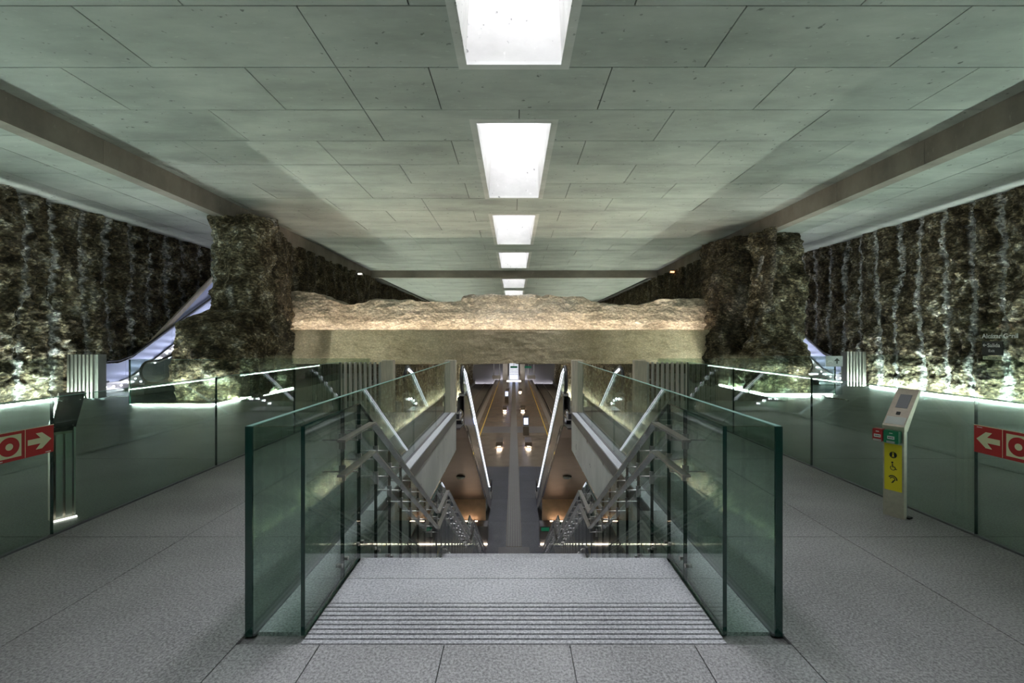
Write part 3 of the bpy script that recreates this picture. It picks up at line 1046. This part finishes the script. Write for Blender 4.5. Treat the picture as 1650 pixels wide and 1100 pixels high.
for s in (-1, 1):
    pl = []
    pts = LINE[1:]
    poly = [(p[0], p[1] - 0.12) for p in pts] + [(p[0], p[1] - 0.42) for p in pts[::-1]]
    for (a, b) in zip(pts, pts[1:]):
        obj('stringer', MB().prism([(a[0], a[1] - 0.10), (b[0], b[1] - 0.10), (b[0], max(b[1] - 0.45, ZP)), (a[0], a[1] - 0.45)], 'x', s * (XI - 0.015), s * (XI - 0.02 - 0.02)), 'steel_dk', stairs)


def line_z(y, L=LINE):
    return float(np.interp(y, [p[0] for p in L], [p[1] for p in L]))


for s in (-1, 1):
    nm = 'left' if s < 0 else 'right'
    bal = empty('stair_balustrade', (s * XI, Y_G0, 0), 'green glass stair balustrade with double steel handrails, %s of the stairs' % nm, 'balustrade', 'glass stair balustrades')
    # joints: at every change of slope and evenly between
    br = [Y_G0, 2.945]
    knots = [Y_ST] + [p[0] for p in LINE[2:]]
    for a, b in zip([Y_ST] + knots[1:-1], knots[1:]):
        n = max(1, round((b - a) / 0.42))
        br += [a + (b - a) * k / n for k in range(n)]
    br.append(Y_SB)
    br = sorted(set(round(v, 4) for v in br))
    th = 0.011
    for k, (a, b) in enumerate(zip(br, br[1:])):
        ga, gb = a + 0.004, b - 0.004
        za, zb = line_z(ga), line_z(gb)
        lo = 0.0 if b <= Y_ST + 0.01 else -0.12
        obj('pane', MB().prism([(ga, za + lo), (gb, zb + lo), (gb, zb + 1.1), (ga, za + 1.1)], 'x', s * XI - th, s * XI + th, 0, 1), ['glass', 'edge'], bal)
    # thick polished edge of the first pane
    # handrails: flat steel bars
    xr = s * (XI - 0.10)
    for h in (0.97, 0.765):
        pts = [(Y_G0 + 0.27, h)] + [(p[0] + (0.0), p[1] + h) for p in LINE[1:]]
        pts[-1] = (pts[-1][0] - 0.05, pts[-1][1])
        for (a, b) in zip(pts, pts[1:]):
            obj('handrail', MB().prism([(a[0], a[1]), (b[0], b[1]), (b[0], b[1] - 0.014), (a[0], a[1] - 0.014)], 'x', xr - 0.025, xr + 0.025), 'steel', bal)
    # brackets clamped in the joints
    for bi, yb in enumerate([v for v in br[1:-1] if v > 2.9][::1]):
        for h in (0.97, 0.765):
            z = line_z(yb) + h
            mb = MB()
            mb.box(s * XI - 0.02, s * XI + 0.02, yb - 0.008, yb + 0.008, z - 0.12, z - 0.02)
            mb.tube([(s * (XI + 0.13), yb, z - 0.06), (xr, yb, z - 0.06), (xr, yb, z - 0.01)], 0.006, 6)
            obj('bracket', mb, 'steel', bal)
    # fixings along the foot
    for yb in br[1:-1]:
        for dy in (-0.05, 0.05):
            z = line_z(yb + dy) + 0.12
            obj('glass_fixing', MB().prism([(yb + dy + 0.014 * math.cos(q * PI / 4), z + 0.014 * math.sin(q * PI / 4)) for q in range(8)], 'x', s * XI - 0.02, s * XI + 0.02), 'steel', bal)

    # outer glass guard along the slab edge
    gd = empty('glass_guard', (s * XG, Y_G0, 0), 'tall green glass guard along the stairwell edge, %s side' % nm, 'glass guard', 'stairwell glass guards')
    th = 0.014
    gy = [Y_G0, 4.35, 6.3, 8.1, Y_E - 0.12]
    for a, b in zip(gy, gy[1:]):
        obj('pane', MB().box(s * XG - th, s * XG + th, a + 0.004, b - 0.004, 0.0, 1.1), 'glass', gd)
    obj('front_edge', MB().box(s * XG - 0.019, s * XG + 0.019, Y_G0 - 0.006, Y_G0 + 0.004, 0.0, 1.1), 'edge', gd)
    obj('top_edge', MB().box(s * XG - th, s * XG + th, Y_G0, Y_E - 0.12, 1.1, 1.104), 'edge_lt', gd)
    obj('front_pane', MB().box(min(s * (XI + 0.014), s * (XG - 0.02)), max(s * (XI + 0.014), s * (XG - 0.02)), Y_G0, Y_G0 + 0.018, 0.0, 1.1), 'glass', gd)
    obj('floor_channel', MB().box(s * XG - 0.03, s * XG + 0.03, Y_G0, Y_E - 0.12, 0.0, 0.012), 'steel_trim', gd)

    # travertine posts at the head of the escalator
    for xp, w, q in ((1.385, 0.24, 'beside the stairwell'), (2.75, 0.26, 'on its outer side')):
        tag(obj('stone_post', MB().prism([(s * xp - w / 2, 0), (s * xp + w / 2, 0), (s * xp + w / 2, 1.11), (s * xp + w / 2 - 0.01, 1.13), (s * xp - w / 2 + 0.01, 1.13), (s * xp - w / 2, 1.11)], 'y', Y_E - 0.1, Y_E + 0.1), 'post'),
            'beige stone post at the %s escalator head, %s' % (nm, q), 'post', 'stone posts')
    # slatted guard
    sl = empty('slat_guard', (s * 3.3, 10.0, 0), 'open guard of upright metal slats next to the %s escalator head' % nm, 'guard')
    p0 = obj('slat', MB().box(s * 2.95 - 0.018, s * 2.95 + 0.018, 9.97, 10.06, 0.0, 1.08), 'slat', sl)
    for k in range(1, 9):
        copy_at(p0, sl, (s * k * 0.108, 0, 0))
    obj('bottom_rail', MB().box(s * 2.9, s * 3.85, 10.0, 10.03, 0.0, 0.05), 'slat', sl)
    # glass across the end of the floor
    eg = empty('end_glass', (s * 5.4, 11.7, 0), 'glass guard closing the floor end in front of the earth wall, %s side' % nm, 'glass guard', 'end glass guards')
    xs = [3.72, 4.85, 5.95, 7.05]
    for a, b in zip(xs, xs[1:]):
        obj('pane', MB().box(s * (a + 0.004), s * (b - 0.004), 11.69, 11.71, 0, 1.1), 'glass', eg)
    obj('return_pane', MB().box(s * 3.70 - 0.01, s * 3.70 + 0.01, 10.1, 11.7, 0, 1.1), 'glass', eg)


# ------------------------------------------------------------------ escalators
def escalator(name, label, x_in, x_out, y0, up, rise, parts_full=True, led='led_cool', soffit=True, flat0=0.65):
    """x_in/x_out: handrail planes; starts at y0 going away from the viewer"""
    sg = 1 if up else -1
    t30 = math.tan(math.radians(30))
    run = rise / t30
    L = [(y0 - 0.3, 0.0), (y0 + flat0, 0.0), (y0 + flat0 + 0.5, sg * 0.5 * t30 * 0.5)]
    L += [(y0 + flat0 + 0.25 + run - 0.3, sg * (rise - 0.3 * t30)), (y0 + flat0 + 0.25 + run + 0.3, sg * rise), (y0 + flat0 + run + 1.8, sg * rise)]
    e = empty(name, ((x_in + x_out) / 2, y0, 0), label, 'escalator')
    so = 1 if x_out > x_in else -1
    lz = lambda y: line_z(y, L)
    ye = L[-1][0]
    for x, si in ((x_in, -so), (x_out, so)):
        # handrail loop with rounded newel at both ends
        R = 0.30
        pts = []
        for k in range(9):
            a = -PI / 2 - PI * k / 8
            pts.append((x, y0 + 0.3 + R * math.cos(a), 0.95 - R + R * math.sin(a)))
        for p in L[1:-1]:
            pts.append((x, p[0], p[1] + 0.95))
        for k in range(9):
            a = PI / 2 - PI * k / 8
            pts.append((x, ye - 0.3 + R * math.cos(a), sg * rise + 0.95 - R + R * math.sin(a)))
        obj('handrail', MB().tube(pts, 0.040, 10, flat=0.7), 'rubber', e, True)
        # lit profile under the handrail
        prof = [(p[0], p[1] + 0.885) for p in L[1:-1]]
        for sd in (-1, 1):
            lm = MB()
            for a, b in zip([(y0 + 0.15, 0.885)] + prof, prof):
                lm.prism([(a[0], a[1]), (b[0], b[1]), (b[0], b[1] + 0.014), (a[0], a[1] + 0.014)], 'x', x + sd * 0.018, x + sd * 0.032)
            if led: obj('handrail_light', lm, led, e)
        # glass balustrade panels
        ks = [y0 + 0.05] + [y0 + flat0 + 0.25 + (run) * k / 6 for k in range(7)] + [ye - 0.1]
        for a, b in zip(ks, ks[1:]):
            seg = [a + 0.004] + [p[0] for p in L if a + 0.01 < p[0] < b - 0.01] + [b - 0.004]
            poly = [(y_, lz(y_) + 0.30) for y_ in seg] + [(y_, lz(y_) + 0.88) for y_ in seg[::-1]]
            obj('balustrade_pane', MB().prism(poly, 'x', x - 0.006, x + 0.006), 'glass_lt' if (soffit or (x_in > 0 and x == x_in)) else 'blue_lit', e)
        # deck and side cladding, panel by panel
        for a, b in zip(ks, ks[1:]):
            seg = [a] + [p[0] for p in L if a + 0.01 < p[0] < b - 0.01] + [b]
            poly = [(y_, lz(y_) + 0.28) for y_ in seg] + [(y_, lz(y_) + 0.33) for y_ in seg[::-1]]
            obj('deck', MB().prism(poly, 'x', x - 0.07, x + 0.07), 'steel', e)
            if soffit:
                top = [(y_, lz(y_) + 0.28) for y_ in seg]
                bot = [(y_, max(lz(y_) - 0.42, (ZP if not up else 0.0) + 0.0)) for y_ in seg[::-1]]
                obj('cladding_panel', MB().prism([(t[0] + (0.004 if k == 0 else 0), t[1]) for k, t in enumerate(top)] + bot, 'x', x + si * 0.05, x + si * 0.066), 'steel_dk', e)
            else:
                obj('skirt', MB().prism([(y_, max(lz(y_) - 0.3, 0)) for y_ in seg] + [(y_, lz(y_) + 0.28) for y_ in seg[::-1]], 'x', x + si * 0.05, x + si * 0.066), 'steel', e)
        # row of small lights in the skirting
        dm = MB()
        yv = y0 + 0.15
        dots = 0
        while yv < y0 + (2.2 if not up else 5.0):
            z = lz(yv) + 0.2
            dm2 = MB().box(x - si * 0.075, x - si * 0.060, yv - 0.022, yv + 0.022, z - 0.02, z + 0.02)
            obj('skirt_light', dm2, 'led_dots', e)
            yv += 0.26
        obj('inner_skirt', MB().prism([(p[0], p[1] + 0.28) for p in L] + [(p[0], p[1] - 0.05) for p in L[::-1]], 'x', x - si * 0.048, x - si * 0.060), 'steel', e)
    xa, xb = min(x_in, x_out) + 0.11, max(x_in, x_out) - 0.11
    obj('landing_plate', MB().box(xa, xb, y0 - 0.3, y0 + flat0, -0.06, 0.004), 'tread', e)
    # steps
    sp = None
    n = int(run / 0.40)
    for k in range(n):
        ya = y0 + flat0 + 0.2 + k * 0.40
        zt = lz(ya + (0.40 if not up else 0.2))
        if sp is None:
            if up: sl0 = obj('step_light', MB().box(xa + 0.05, xb - 0.05, ya - 0.012, ya - 0.002, zt - 0.07, zt - 0.035), 'led_step', e)
            sp = obj('step', MB().box(xa, xb, ya, ya + 0.41, zt - 0.13, zt), 'tread', e)
            s0 = (ya, zt)
        else:
            copy_at(sp, e, (0, ya - s0[0], zt - s0[1]))
            if up: copy_at(sl0, e, (0, ya - s0[0], zt - s0[1]))
    if soffit:
        ys = [y0 - 0.25, y0 + flat0 + 0.25]
        while ys[-1] < y0 + flat0 + run: ys.append(ys[-1] + 0.95)
        for a, b in zip(ys, ys[1:]):
            za, zb = lz(a) - 0.42, lz(b) - 0.42
            if zb < ZP + 0.75: break
            obj('soffit_backing', MB().prism([(a, za + 0.03), (b, zb + 0.03), (b, zb + 0.01), (a, za + 0.01)], 'x', x_in, x_out + so * 0.1), 'dkgrey', e)
            obj('soffit_panel', MB().prism([(a + 0.005, za), (b - 0.005, zb), (b - 0.005, zb - 0.02), (a + 0.005, za - 0.02)], 'x', x_in - so * 0.0, x_out + so * 0.1), 'soffit', e)
        ym = y0 + flat0 + 0.25 + 4.6
        zm = lz(ym) - 0.44
        xm = x_in + so * 0.62
        obj('soffit_lamp', MB().lathe([(0.16, 0.03), (0.16, 0.0), (0.12, -0.06), (0.04, -0.085)], (xm, ym, zm), 16), 'white', e, True)
    return e


for s in (-1, 1):
    nm = 'left' if s < 0 else 'right'
    e = escalator('escalator', 'steel escalator going down on the %s of the stairs with lit handrails' % nm, s * 1.20, s * 2.50, Y_E + 0.46, False, 6.63, flat0=0.32)
escalator('exit_escalator', 'exit escalator climbing out to the left of the rock pillar', -10.75, -11.95, 13.1, True, 6.6, led=None, soffit=False)
escalator('exit_escalator', 'exit escalator climbing out behind the right rock pillar', 10.75, 11.95, 16.4, True, 5.6, led=None, soffit=False)

ex = bpy.data.objects['exit_escalator']
obj('side_panel', MB().prism([(14.3, 0.95), (14.6, 1.10), (18.1, 4.0), (19.7, 5.27), (24.0, 5.27), (24.0, 5.0), (15.6, 0.95)], 'x', -12.03, -12.06), 'blue_lit', ex)  # lit side wall, its lavender light held in the panel colour
obj('panel_edge', MB().prism([(14.5, 1.08), (18.0, 4.0), (19.6, 5.27), (19.8, 5.27), (18.2, 3.97), (14.7, 1.05)], 'x', -11.99, -12.07), 'post', ex)

# enclosure under each escalator with a light along its foot
for s in (-1, 1):
    nm = 'left' if s < 0 else 'right'
    e = empty('escalator_enclosure', (s * 2.0, 18.8, ZP), 'tan and dark grey enclosure below the %s escalator' % nm, 'enclosure')
    obj('upper_panel', MB().box(s * 1.18, s * 2.75, 18.95, 19.1, ZP + 0.70, ZP + 1.62), 'tan', e)
    obj('lower_panel', MB().box(s * 1.05, s * 3.4, 18.30, 18.9, ZP + 0.04, ZP + 0.72), 'dkgrey', e)
    obj('foot_light', MB().box(s * 1.07, s * 3.4, 18.25, 18.30, ZP + 0.01, ZP + 0.035), 'led_base', e)
    obj('panel_lamp', MB().box(s * 1.5, s * 2.1, 18.80, 18.84, ZP + 0.722, ZP + 0.732), 'lamp_warm', e)
    o = empty('exit_sign', (s * 1.3, 18.2, ZP), 'tiny green exit sign on the %s enclosure below' % nm, 'exit sign')
    if s > 0:
        obj('panel', MB().box(1.10, 1.42, 18.26, 18.29, ZP + 0.55, ZP + 0.68), 'exit_green', o)
    else:
        bpy.data.objects.remove(o)
    # security camera under the slab edge
    o = empty('dome_camera', (s * 1.55, 10.2, -0.9), 'small round camera under the %s end of the floor slab' % nm, 'camera')
    obj('mount', MB().box(s * 1.55 - 0.03, s * 1.55 + 0.03, 9.75, 9.81, -1.15, -0.8), 'white', o)
    obj('dome', MB().lathe([(0.03, 0.1), (0.08, 0.06), (0.09, 0.0), (0.07, -0.06), (0.02, -0.09)], (s * 1.55, 9.78, -1.2), 14), 'white', o, True)

# ------------------------------------------------------------------ concourse glass barriers
for s in (-1, 1):
    nm = 'left' if s < 0 else 'right'
    e = empty('glass_barrier', (s * 3.68, 4, 0), 'long frameless glass barrier along the %s edge of the walkway' % nm, 'glass barrier', 'walkway glass barriers')
    gy = [-4.4, -2.4, -0.4, 1.63, 3.63, 5.63, 7.63, 9.63]
    for a, b in zip(gy, gy[1:]):
        obj('pane', MB().box(s * 3.68 - 0.012, s * 3.68 + 0.012, a + 0.008, b - 0.008, 0.01, 1.1), 'glass', e)
        obj('pane_edge', MB().box(s * 3.68 - 0.012, s * 3.68 + 0.012, b - 0.010, b - 0.006, 0.01, 1.1), 'edge', e)
        obj('top_edge', MB().box(s * 3.68 - 0.012, s * 3.68 + 0.012, a + 0.008, b - 0.008, 1.1, 1.103), 'edge_lt', e)
    obj('floor_channel', MB().box(s * 3.68 - 0.02, s * 3.68 + 0.02, -4.4, 9.63, -0.02, 0.012), 'steel_trim', e)

    # enclosure of glass and light around the foot of the rock pillar
    yf = 10.95 if s < 0 else 13.1
    e = empty('pillar_glass', (s * 8.2, yf, 0), 'low glass screen round the foot of the %s rock pillar' % nm, 'glass screen', 'pillar glass screens')
    for a, b in ((7.2, 8.2), (8.2, 9.25)):
        obj('pane', MB().box(s * (a + 0.004), s * (b - 0.004), yf - 0.01, yf + 0.01, 0.02, 1.1), 'glass_lt', e)
    for k in range(3):
        a = yf + 0.02 + k * 1.3
        obj('pane', MB().box(s * 7.2 - 0.01, s * 7.2 + 0.01, a, a + 1.29, 0.02, 1.1), 'glass_lt', e)
    obj('pane', MB().box(s * 9.25 - 0.01, s * 9.25 + 0.01, yf + 0.02, yf + 1.6, 0.02, 1.1), 'glass_lt', e)
    obj('end_edge', MB().box(s * 9.25 - 0.012, s * 9.25 + 0.012, yf - 0.012, yf + 0.018, 0.02, 1.1), 'edge', e)
    obj('mid_rail', MB().box(s * 7.2, s * 9.25, yf - 0.014, yf + 0.014, 1.1, 1.104), 'edge_lt', e)
    e2 = empty('light_strip', (s * 8.2, yf, 0), 'white floor light strip round the foot of the %s rock pillar' % nm, 'light strip')
    obj('front_run', MB().box(s * 7.22, s * 9.2, yf + 0.03, yf + 0.09, 0.0, 0.02), 'led_pillar', e2)
    obj('side_run', MB().box(s * 7.22, s * 7.28, yf + 0.09, yf + 4.0, 0.0, 0.02), 'led_pillar', e2)
    # glass and light along the foot of the outer rock wall
    e = empty('wall_glass', (s * 12.1, 12, 0), 'low glass screen along the foot of the %s rock wall' % nm, 'glass screen', 'rock wall glass screens')
    gy = [-2.2, 0.6, 3.4, 6.2, 9.0, 11.85] + ([12.2] if s < 0 else [13.9, 15.5])
    for a, b in zip(gy, gy[1:]):
        obj('pane', MB().box(s * 12.08 - 0.008, s * 12.08 + 0.008, a + 0.005, b - 0.005, 0.03, 1.1), 'glass_lt', e)
    if s > 0:
        obj('tall_pane', MB().box(12.03, 12.046, 9.2, 11.72, 0.03, 1.98), 'glass_lt', e)
    tag(obj('light_strip', MB().box(s * 12.12, s * 12.19, -5, (12.22 if s < 0 else 15.5), 0.0, 0.025), 'led_green'), 'long white light strip at the foot of the %s rock wall' % nm, 'light strip')
    # zinc cabinet with ribs
    xa, yc = (-12.06, 12.3) if s < 0 else (11.36, 15.55)
    wd = 0.82 if s < 0 else 0.68
    e = empty('ribbed_cabinet', (xa + wd / 2, yc, 0), 'upright ribbed zinc cabinet against the %s rock wall' % nm, 'cabinet', 'ribbed cabinets')
    obj('cabinet_body', MB().box(xa, xa + wd, yc, yc + 0.25, 0.0, 1.18), 'slat_bk', e)
    p0 = obj('rib', MB().box(xa + 0.01, xa + 0.065, yc - 0.035, yc, 0.0, 1.18), 'slat', e)
    for k in range(1, int(wd / 0.105)):
        copy_at(p0, e, (k * 0.105, 0, 0))

# bright panel inside the left exit shaft and sign glass by the right escalator
e = empty('direction_glass', (9.1, 13.0, 0), 'small glass direction sign with an up arrow before the right exit', 'sign')
obj('pane', MB().box(8.88, 9.36, 12.96, 12.98, 0.02, 1.13), 'glass_lt', e)
obj('frosted_band', MB().box(8.88, 9.36, 12.94, 12.955, 0.82, 1.12), 'strip', e)
ar = MB().prism([(9.17, 0.90), (9.21, 0.90), (9.21, 0.98), (9.27, 0.98), (9.19, 1.06), (9.11, 0.98), (9.17, 0.98)], 'y', 12.934, 12.94)
obj('arrow', ar, 'black', e)
obj('person_icon', MB().prism([(8.93, 0.92), (8.96, 0.96), (9.04, 0.96), (9.07, 0.91), (9.08, 0.93), (9.05, 0.99), (8.95, 0.99), (8.915, 0.94)], 'y', 12.934, 12.94), 'white', e)

# station and exit signs on the tall pane
e = empty('exit_board', (11.9, 10.8, 1.2), 'black hanging exit board reading Salida on the right hand glass', 'sign')
xb = 11.98
obj('board', MB().box(xb, xb + 0.02, 11.15, 11.64, 1.19, 1.54), 'sign_black', e)
rt = (PI / 2, 0, -PI / 2)
text('lettering', 'Salida', 0.135, (xb - 0.004, 11.51, 1.395), rt, 'white', e, bold=0.002)
text('lettering', 'Exit', 0.095, (xb - 0.004, 11.48, 1.27), rt, 'white', e, bold=0.001)
obj('arrow', MB().prism([(11.62, 1.44), (11.58, 1.395), (11.58, 1.43), (11.53, 1.43), (11.53, 1.45), (11.58, 1.45), (11.58, 1.485)], 'x', xb - 0.004, xb - 0.001), 'white', e)
e = empty('station_name', (12.0, 11, 1.6), 'pale station name lettering on the tall right hand glass', 'lettering')
text('lettering', 'Alcázar Genil', 0.155, (12.02, 11.68, 1.62), rt, 'white', e, bold=0.004)
e = empty('evacuation_sign', (12.0, 11, 1.1), 'small pale green evacuation sign below the exit board', 'sign')
obj('board', MB().box(xb, xb + 0.012, 11.17, 11.62, 1.08, 1.16), 'sign_olive', e)
text('lettering', '← SALIDA', 0.075, (xb - 0.003, 11.60, 1.095), rt, 'sign_black', e)

# ------------------------------------------------------------------ red fire-hose signs on the barriers
for s in (-1, 1):
    nm = 'left' if s < 0 else 'right'
    e = empty('fire_sign', (s * 3.66, 3.5, 0.78), 'red fire hose direction sign with cream arrow on the %s glass barrier' % nm, 'sign')
    x0, x1 = s * 3.665, s * 3.660
    xt = s * 3.6585
    ya, yb = 3.195, 3.618
    obj('plate', MB().box(x0, x1, ya, yb, 0.672, 0.888), 'red', e)
    obj('divider', MB().box(x1, xt, 3.405, 3.408, 0.675, 0.885), 'lume', e)
    obj('top_border', MB().box(x1, xt, ya, yb, 0.884, 0.888), 'lume', e)
    yc, zc = 3.51, 0.78                     # arrow square; it points to the joint
    A = [(0.088, 0), (0.018, 0.062), (-0.028, 0.062), (0.008, 0.021), (-0.085, 0.021), (-0.085, -0.021), (0.008, -0.021), (-0.028, -0.062), (0.018, -0.062)]
    obj('arrow', MB().prism([(yc + p[0], zc + p[1]) for p in A], 'x', x1, xt), 'lume', e)
    yc = 3.297
    obj('symbol_square', MB().box(x1, xt, yc - 0.083, yc + 0.083, zc - 0.083, zc + 0.083), 'lume', e)
    xt2, xt3 = s * 3.6575, s * 3.6565
    circ = lambda r: [(yc + r * math.cos(q * PI / 16), zc + r * math.sin(q * PI / 16)) for q in range(32)]
    obj('symbol_ring', MB().prism(circ(0.069), 'x', xt, xt2), 'red', e)
    obj('symbol_hub', MB().prism(circ(0.025), 'x', xt2, xt3), 'lume', e)
    for (yy_, zz_) in (((3.575, 0.872) if s > 0 else (3.575, 0.683)), (3.235, 0.683)):
        mb = MB()
        for k in range(5):
            mb.box(x1, xt, yy_ - 0.02 + k * 0.0085, yy_ - 0.0145 + k * 0.0085, zz_ - 0.003, zz_ + 0.003)
        obj('maker_mark', mb, 'white', e)

# ------------------------------------------------------------------ help totems
def totem(loc, ang, label, full):
    e = bpy.data.objects.new('help_totem', None)
    e.location = loc
    e.rotation_euler = (0, 0, ang)
    C.objects.link(e)
    WPOS[e.name] = Vector((0, 0, 0))
    tag(e, label, 'totem', 'help totems')
    w = 0.078
    # local: -y is the front
    obj('column', MB().box(-w, w, -0.022, 0.022, 0.0, 0.80), 'totem', e)
    obj('column_side', MB().box(-w, -w + 0.012, 0.022, 0.034 if full else 0.06, 0.02, 0.79).box(w - 0.012, w, 0.022, 0.034 if full else 0.06, 0.02, 0.79), 'steel_trim' if full else 'slat', e)
    hd = MB().prism([(-0.026, 0.76), (-0.026, 0.80), (0.235, 1.115), (0.262, 1.095), (0.03, 0.76)], 'x', -w - 0.004, w + 0.004)
    obj('head', hd, 'totem' if full else 'steel_dk', e)
    def on_head(t0, t1, xa, xb, th, name, mat):
        # along the slanted face from t0 to t1
        a0, b0 = Vector((0, -0.026, 0.80)), Vector((0, 0.235, 1.115))
        d = b0 - a0
        nrm = Vector((0, -d.z, d.y)).normalized()
        P = [a0 + d * t0, a0 + d * t1]
        q = [P[0], P[1], P[1] + nrm * th, P[0] + nrm * th]
        return obj(name, MB().prism([(v.y, v.z) for v in q], 'x', xa, xb), mat, e)
    on_head(0.05, 0.24, -0.072, 0.072, 0.002, 'label_strip', 'white')
    on_head(0.48, 0.84, -0.040, 0.048, 0.0025, 'speaker_grille', 'steel_trim')
    on_head(0.30, 0.37, -0.014, 0.014, 0.006, 'call_button', 'black')
    if not full:
        for sx in (-1, 1):
            obj('inner_plate', MB().box(sx * 0.03 - 0.022, sx * 0.03 + 0.022, 0.062, 0.070, 0.02, 0.74), 'slat', e)
        obj('foot_light', MB().box(-w, w, 0.075, 0.095, 0.0, 0.012), 'lamp', e)
        for px, py_, pz in ((-0.06, 0.06, 0.82), (0.06, 0.06, 0.82), (-0.06, 0.23, 1.055), (0.06, 0.23, 1.055)):
            obj('screw', MB().lathe([(0.004, 0.004), (0.006, 0.0)], (px, py_, pz - 0.012), 8), 'white', e)
        return e
    obj('yellow_panel', MB().box(-0.066, 0.064, -0.0245, -0.022, 0.23, 0.64), 'ylw', e)
    yf = -0.0262
    cc = lambda cx, cz, r, n=20: [(cx + r * math.cos(2 * PI * q / n), cz + r * math.sin(2 * PI * q / n)) for q in range(n)]
    obj('info_disc', MB().prism(cc(0, 0.545, 0.028), 'y', yf, -0.0245), 'black', e)
    obj('info_letter', MB().box(-0.006, 0.006, yf - 0.001, yf, 0.53, 0.552).box(-0.006, 0.006, yf - 0.001, yf, 0.557, 0.566).box(-0.010, 0.010, yf - 0.001, yf, 0.527, 0.531), 'ylw', e)
    wh = MB()
    wh.prism(cc(-0.006, 0.478, 0.008, 12), 'y', yf, -0.0245)
    wh.prism([(-0.010, 0.466), (-0.003, 0.466), (0.000, 0.444), (0.014, 0.444), (0.022, 0.424), (0.030, 0.427), (0.028, 0.420), (0.018, 0.418), (0.010, 0.437), (-0.006, 0.437)], 'y', yf, -0.0245)
    ring = cc(-0.002, 0.430, 0.021)
    ring2 = cc(-0.002, 0.430, 0.016)
    for q in range(3, 17):
        a, b = ring[(q + 4) % 20], ring[(q + 5) % 20]
        c, d = ring2[(q + 5) % 20], ring2[(q + 4) % 20]
        wh.prism([a, b, c, d], 'y', yf, -0.0245)
    obj('wheelchair_icon', wh, 'black', e)
    ear = MB()
    for r0, r1, a0, a1 in ((0.036, 0.027, -10, 150), (0.021, 0.014, -40, 170)):
        n = 10
        for q in range(n):
            t0, t1 = [math.radians(a0 + (a1 - a0) * (q + k) / n) for k in (0, 1)]
            ear.prism([(r0 * math.cos(t0) - 0.004, 0.330 + r0 * math.sin(t0)), (r0 * math.cos(t1) - 0.004, 0.330 + r0 * math.sin(t1)),
                       (r1 * math.cos(t1) - 0.004, 0.330 + r1 * math.sin(t1)), (r1 * math.cos(t0) - 0.004, 0.330 + r1 * math.sin(t0))], 'y', yf, -0.0245)
    ear.prism([(0.010, 0.325), (0.004, 0.305), (-0.008, 0.295), (-0.014, 0.300), (-0.006, 0.308), (0.0, 0.322)], 'y', yf, -0.0245)
    obj('hearing_icon', ear, 'black', e)
    for x0, x1, mat, nm_ in ((-0.135, -0.058, 'boxred', 'red_call_box'), (-0.050, 0.062, 'green', 'green_call_box')):
        bx = MB().prism([(x0 + 0.006, 0.655), (x1 - 0.006, 0.655), (x1, 0.665), (x1, 0.755), (x1 - 0.006, 0.765), (x0 + 0.006, 0.765), (x0, 0.755), (x0, 0.665)], 'y', -0.075, -0.0225)
        b_ = obj(nm_, bx, mat, e)
        xm = (x0 + x1) / 2
        obj('push_label', MB().box(xm - 0.026, xm + 0.026, -0.078, -0.0755, 0.690, 0.716), 'white', b_)
        obj('push_text', MB().box(xm - 0.020, xm - 0.008, -0.0795, -0.078, 0.700, 0.707).box(xm - 0.005, xm + 0.006, -0.0795, -0.078, 0.700, 0.707).box(xm + 0.009, xm + 0.020, -0.0795, -0.078, 0.700, 0.707), 'black', b_)
        obj('top_mark', MB().box(xm - 0.012, xm + 0.012, -0.0775, -0.0755, 0.738, 0.745), 'white', b_)
        obj('clear_cover', MB().box(xm - 0.03, xm + 0.03, -0.084, -0.0755, 0.658, 0.674), 'clearplastic', b_)
    obj('foot_plate', MB().box(-w, w + 0.02, 0.022, 0.075, 0.0, 0.015), 'black', e)
    return e


ANG = -math.atan2(0.9, 0.436)
totem((3.365, 4.02, 0), ANG, 'steel help totem with yellow panel in front of the right glass barrier', True)
totem((-3.97, 3.99, 0), math.radians(-120), 'steel help totem seen from behind beyond the left glass barrier', False)

# ------------------------------------------------------------------ small lamps under the edge beams
for (x, y, z, lab, mat) in ((8.45, 24.3, ZS - 0.12, 'small amber emergency lamp under the right edge beam', 'amber'), (-8.45, 25.0, ZS - 0.12, 'small white lamp under the left edge beam', 'lamp')):
    e = empty('emergency_lamp', (x, y, z), lab, 'lamp')
    obj('housing', MB().box(x - 0.12, x + 0.12, y - 0.05, y + 0.08, z, z + 0.09), 'white', e)
    obj('lens', MB().box(x - 0.10, x + 0.10, y - 0.07, y - 0.05, z + 0.015, z + 0.075), mat, e)
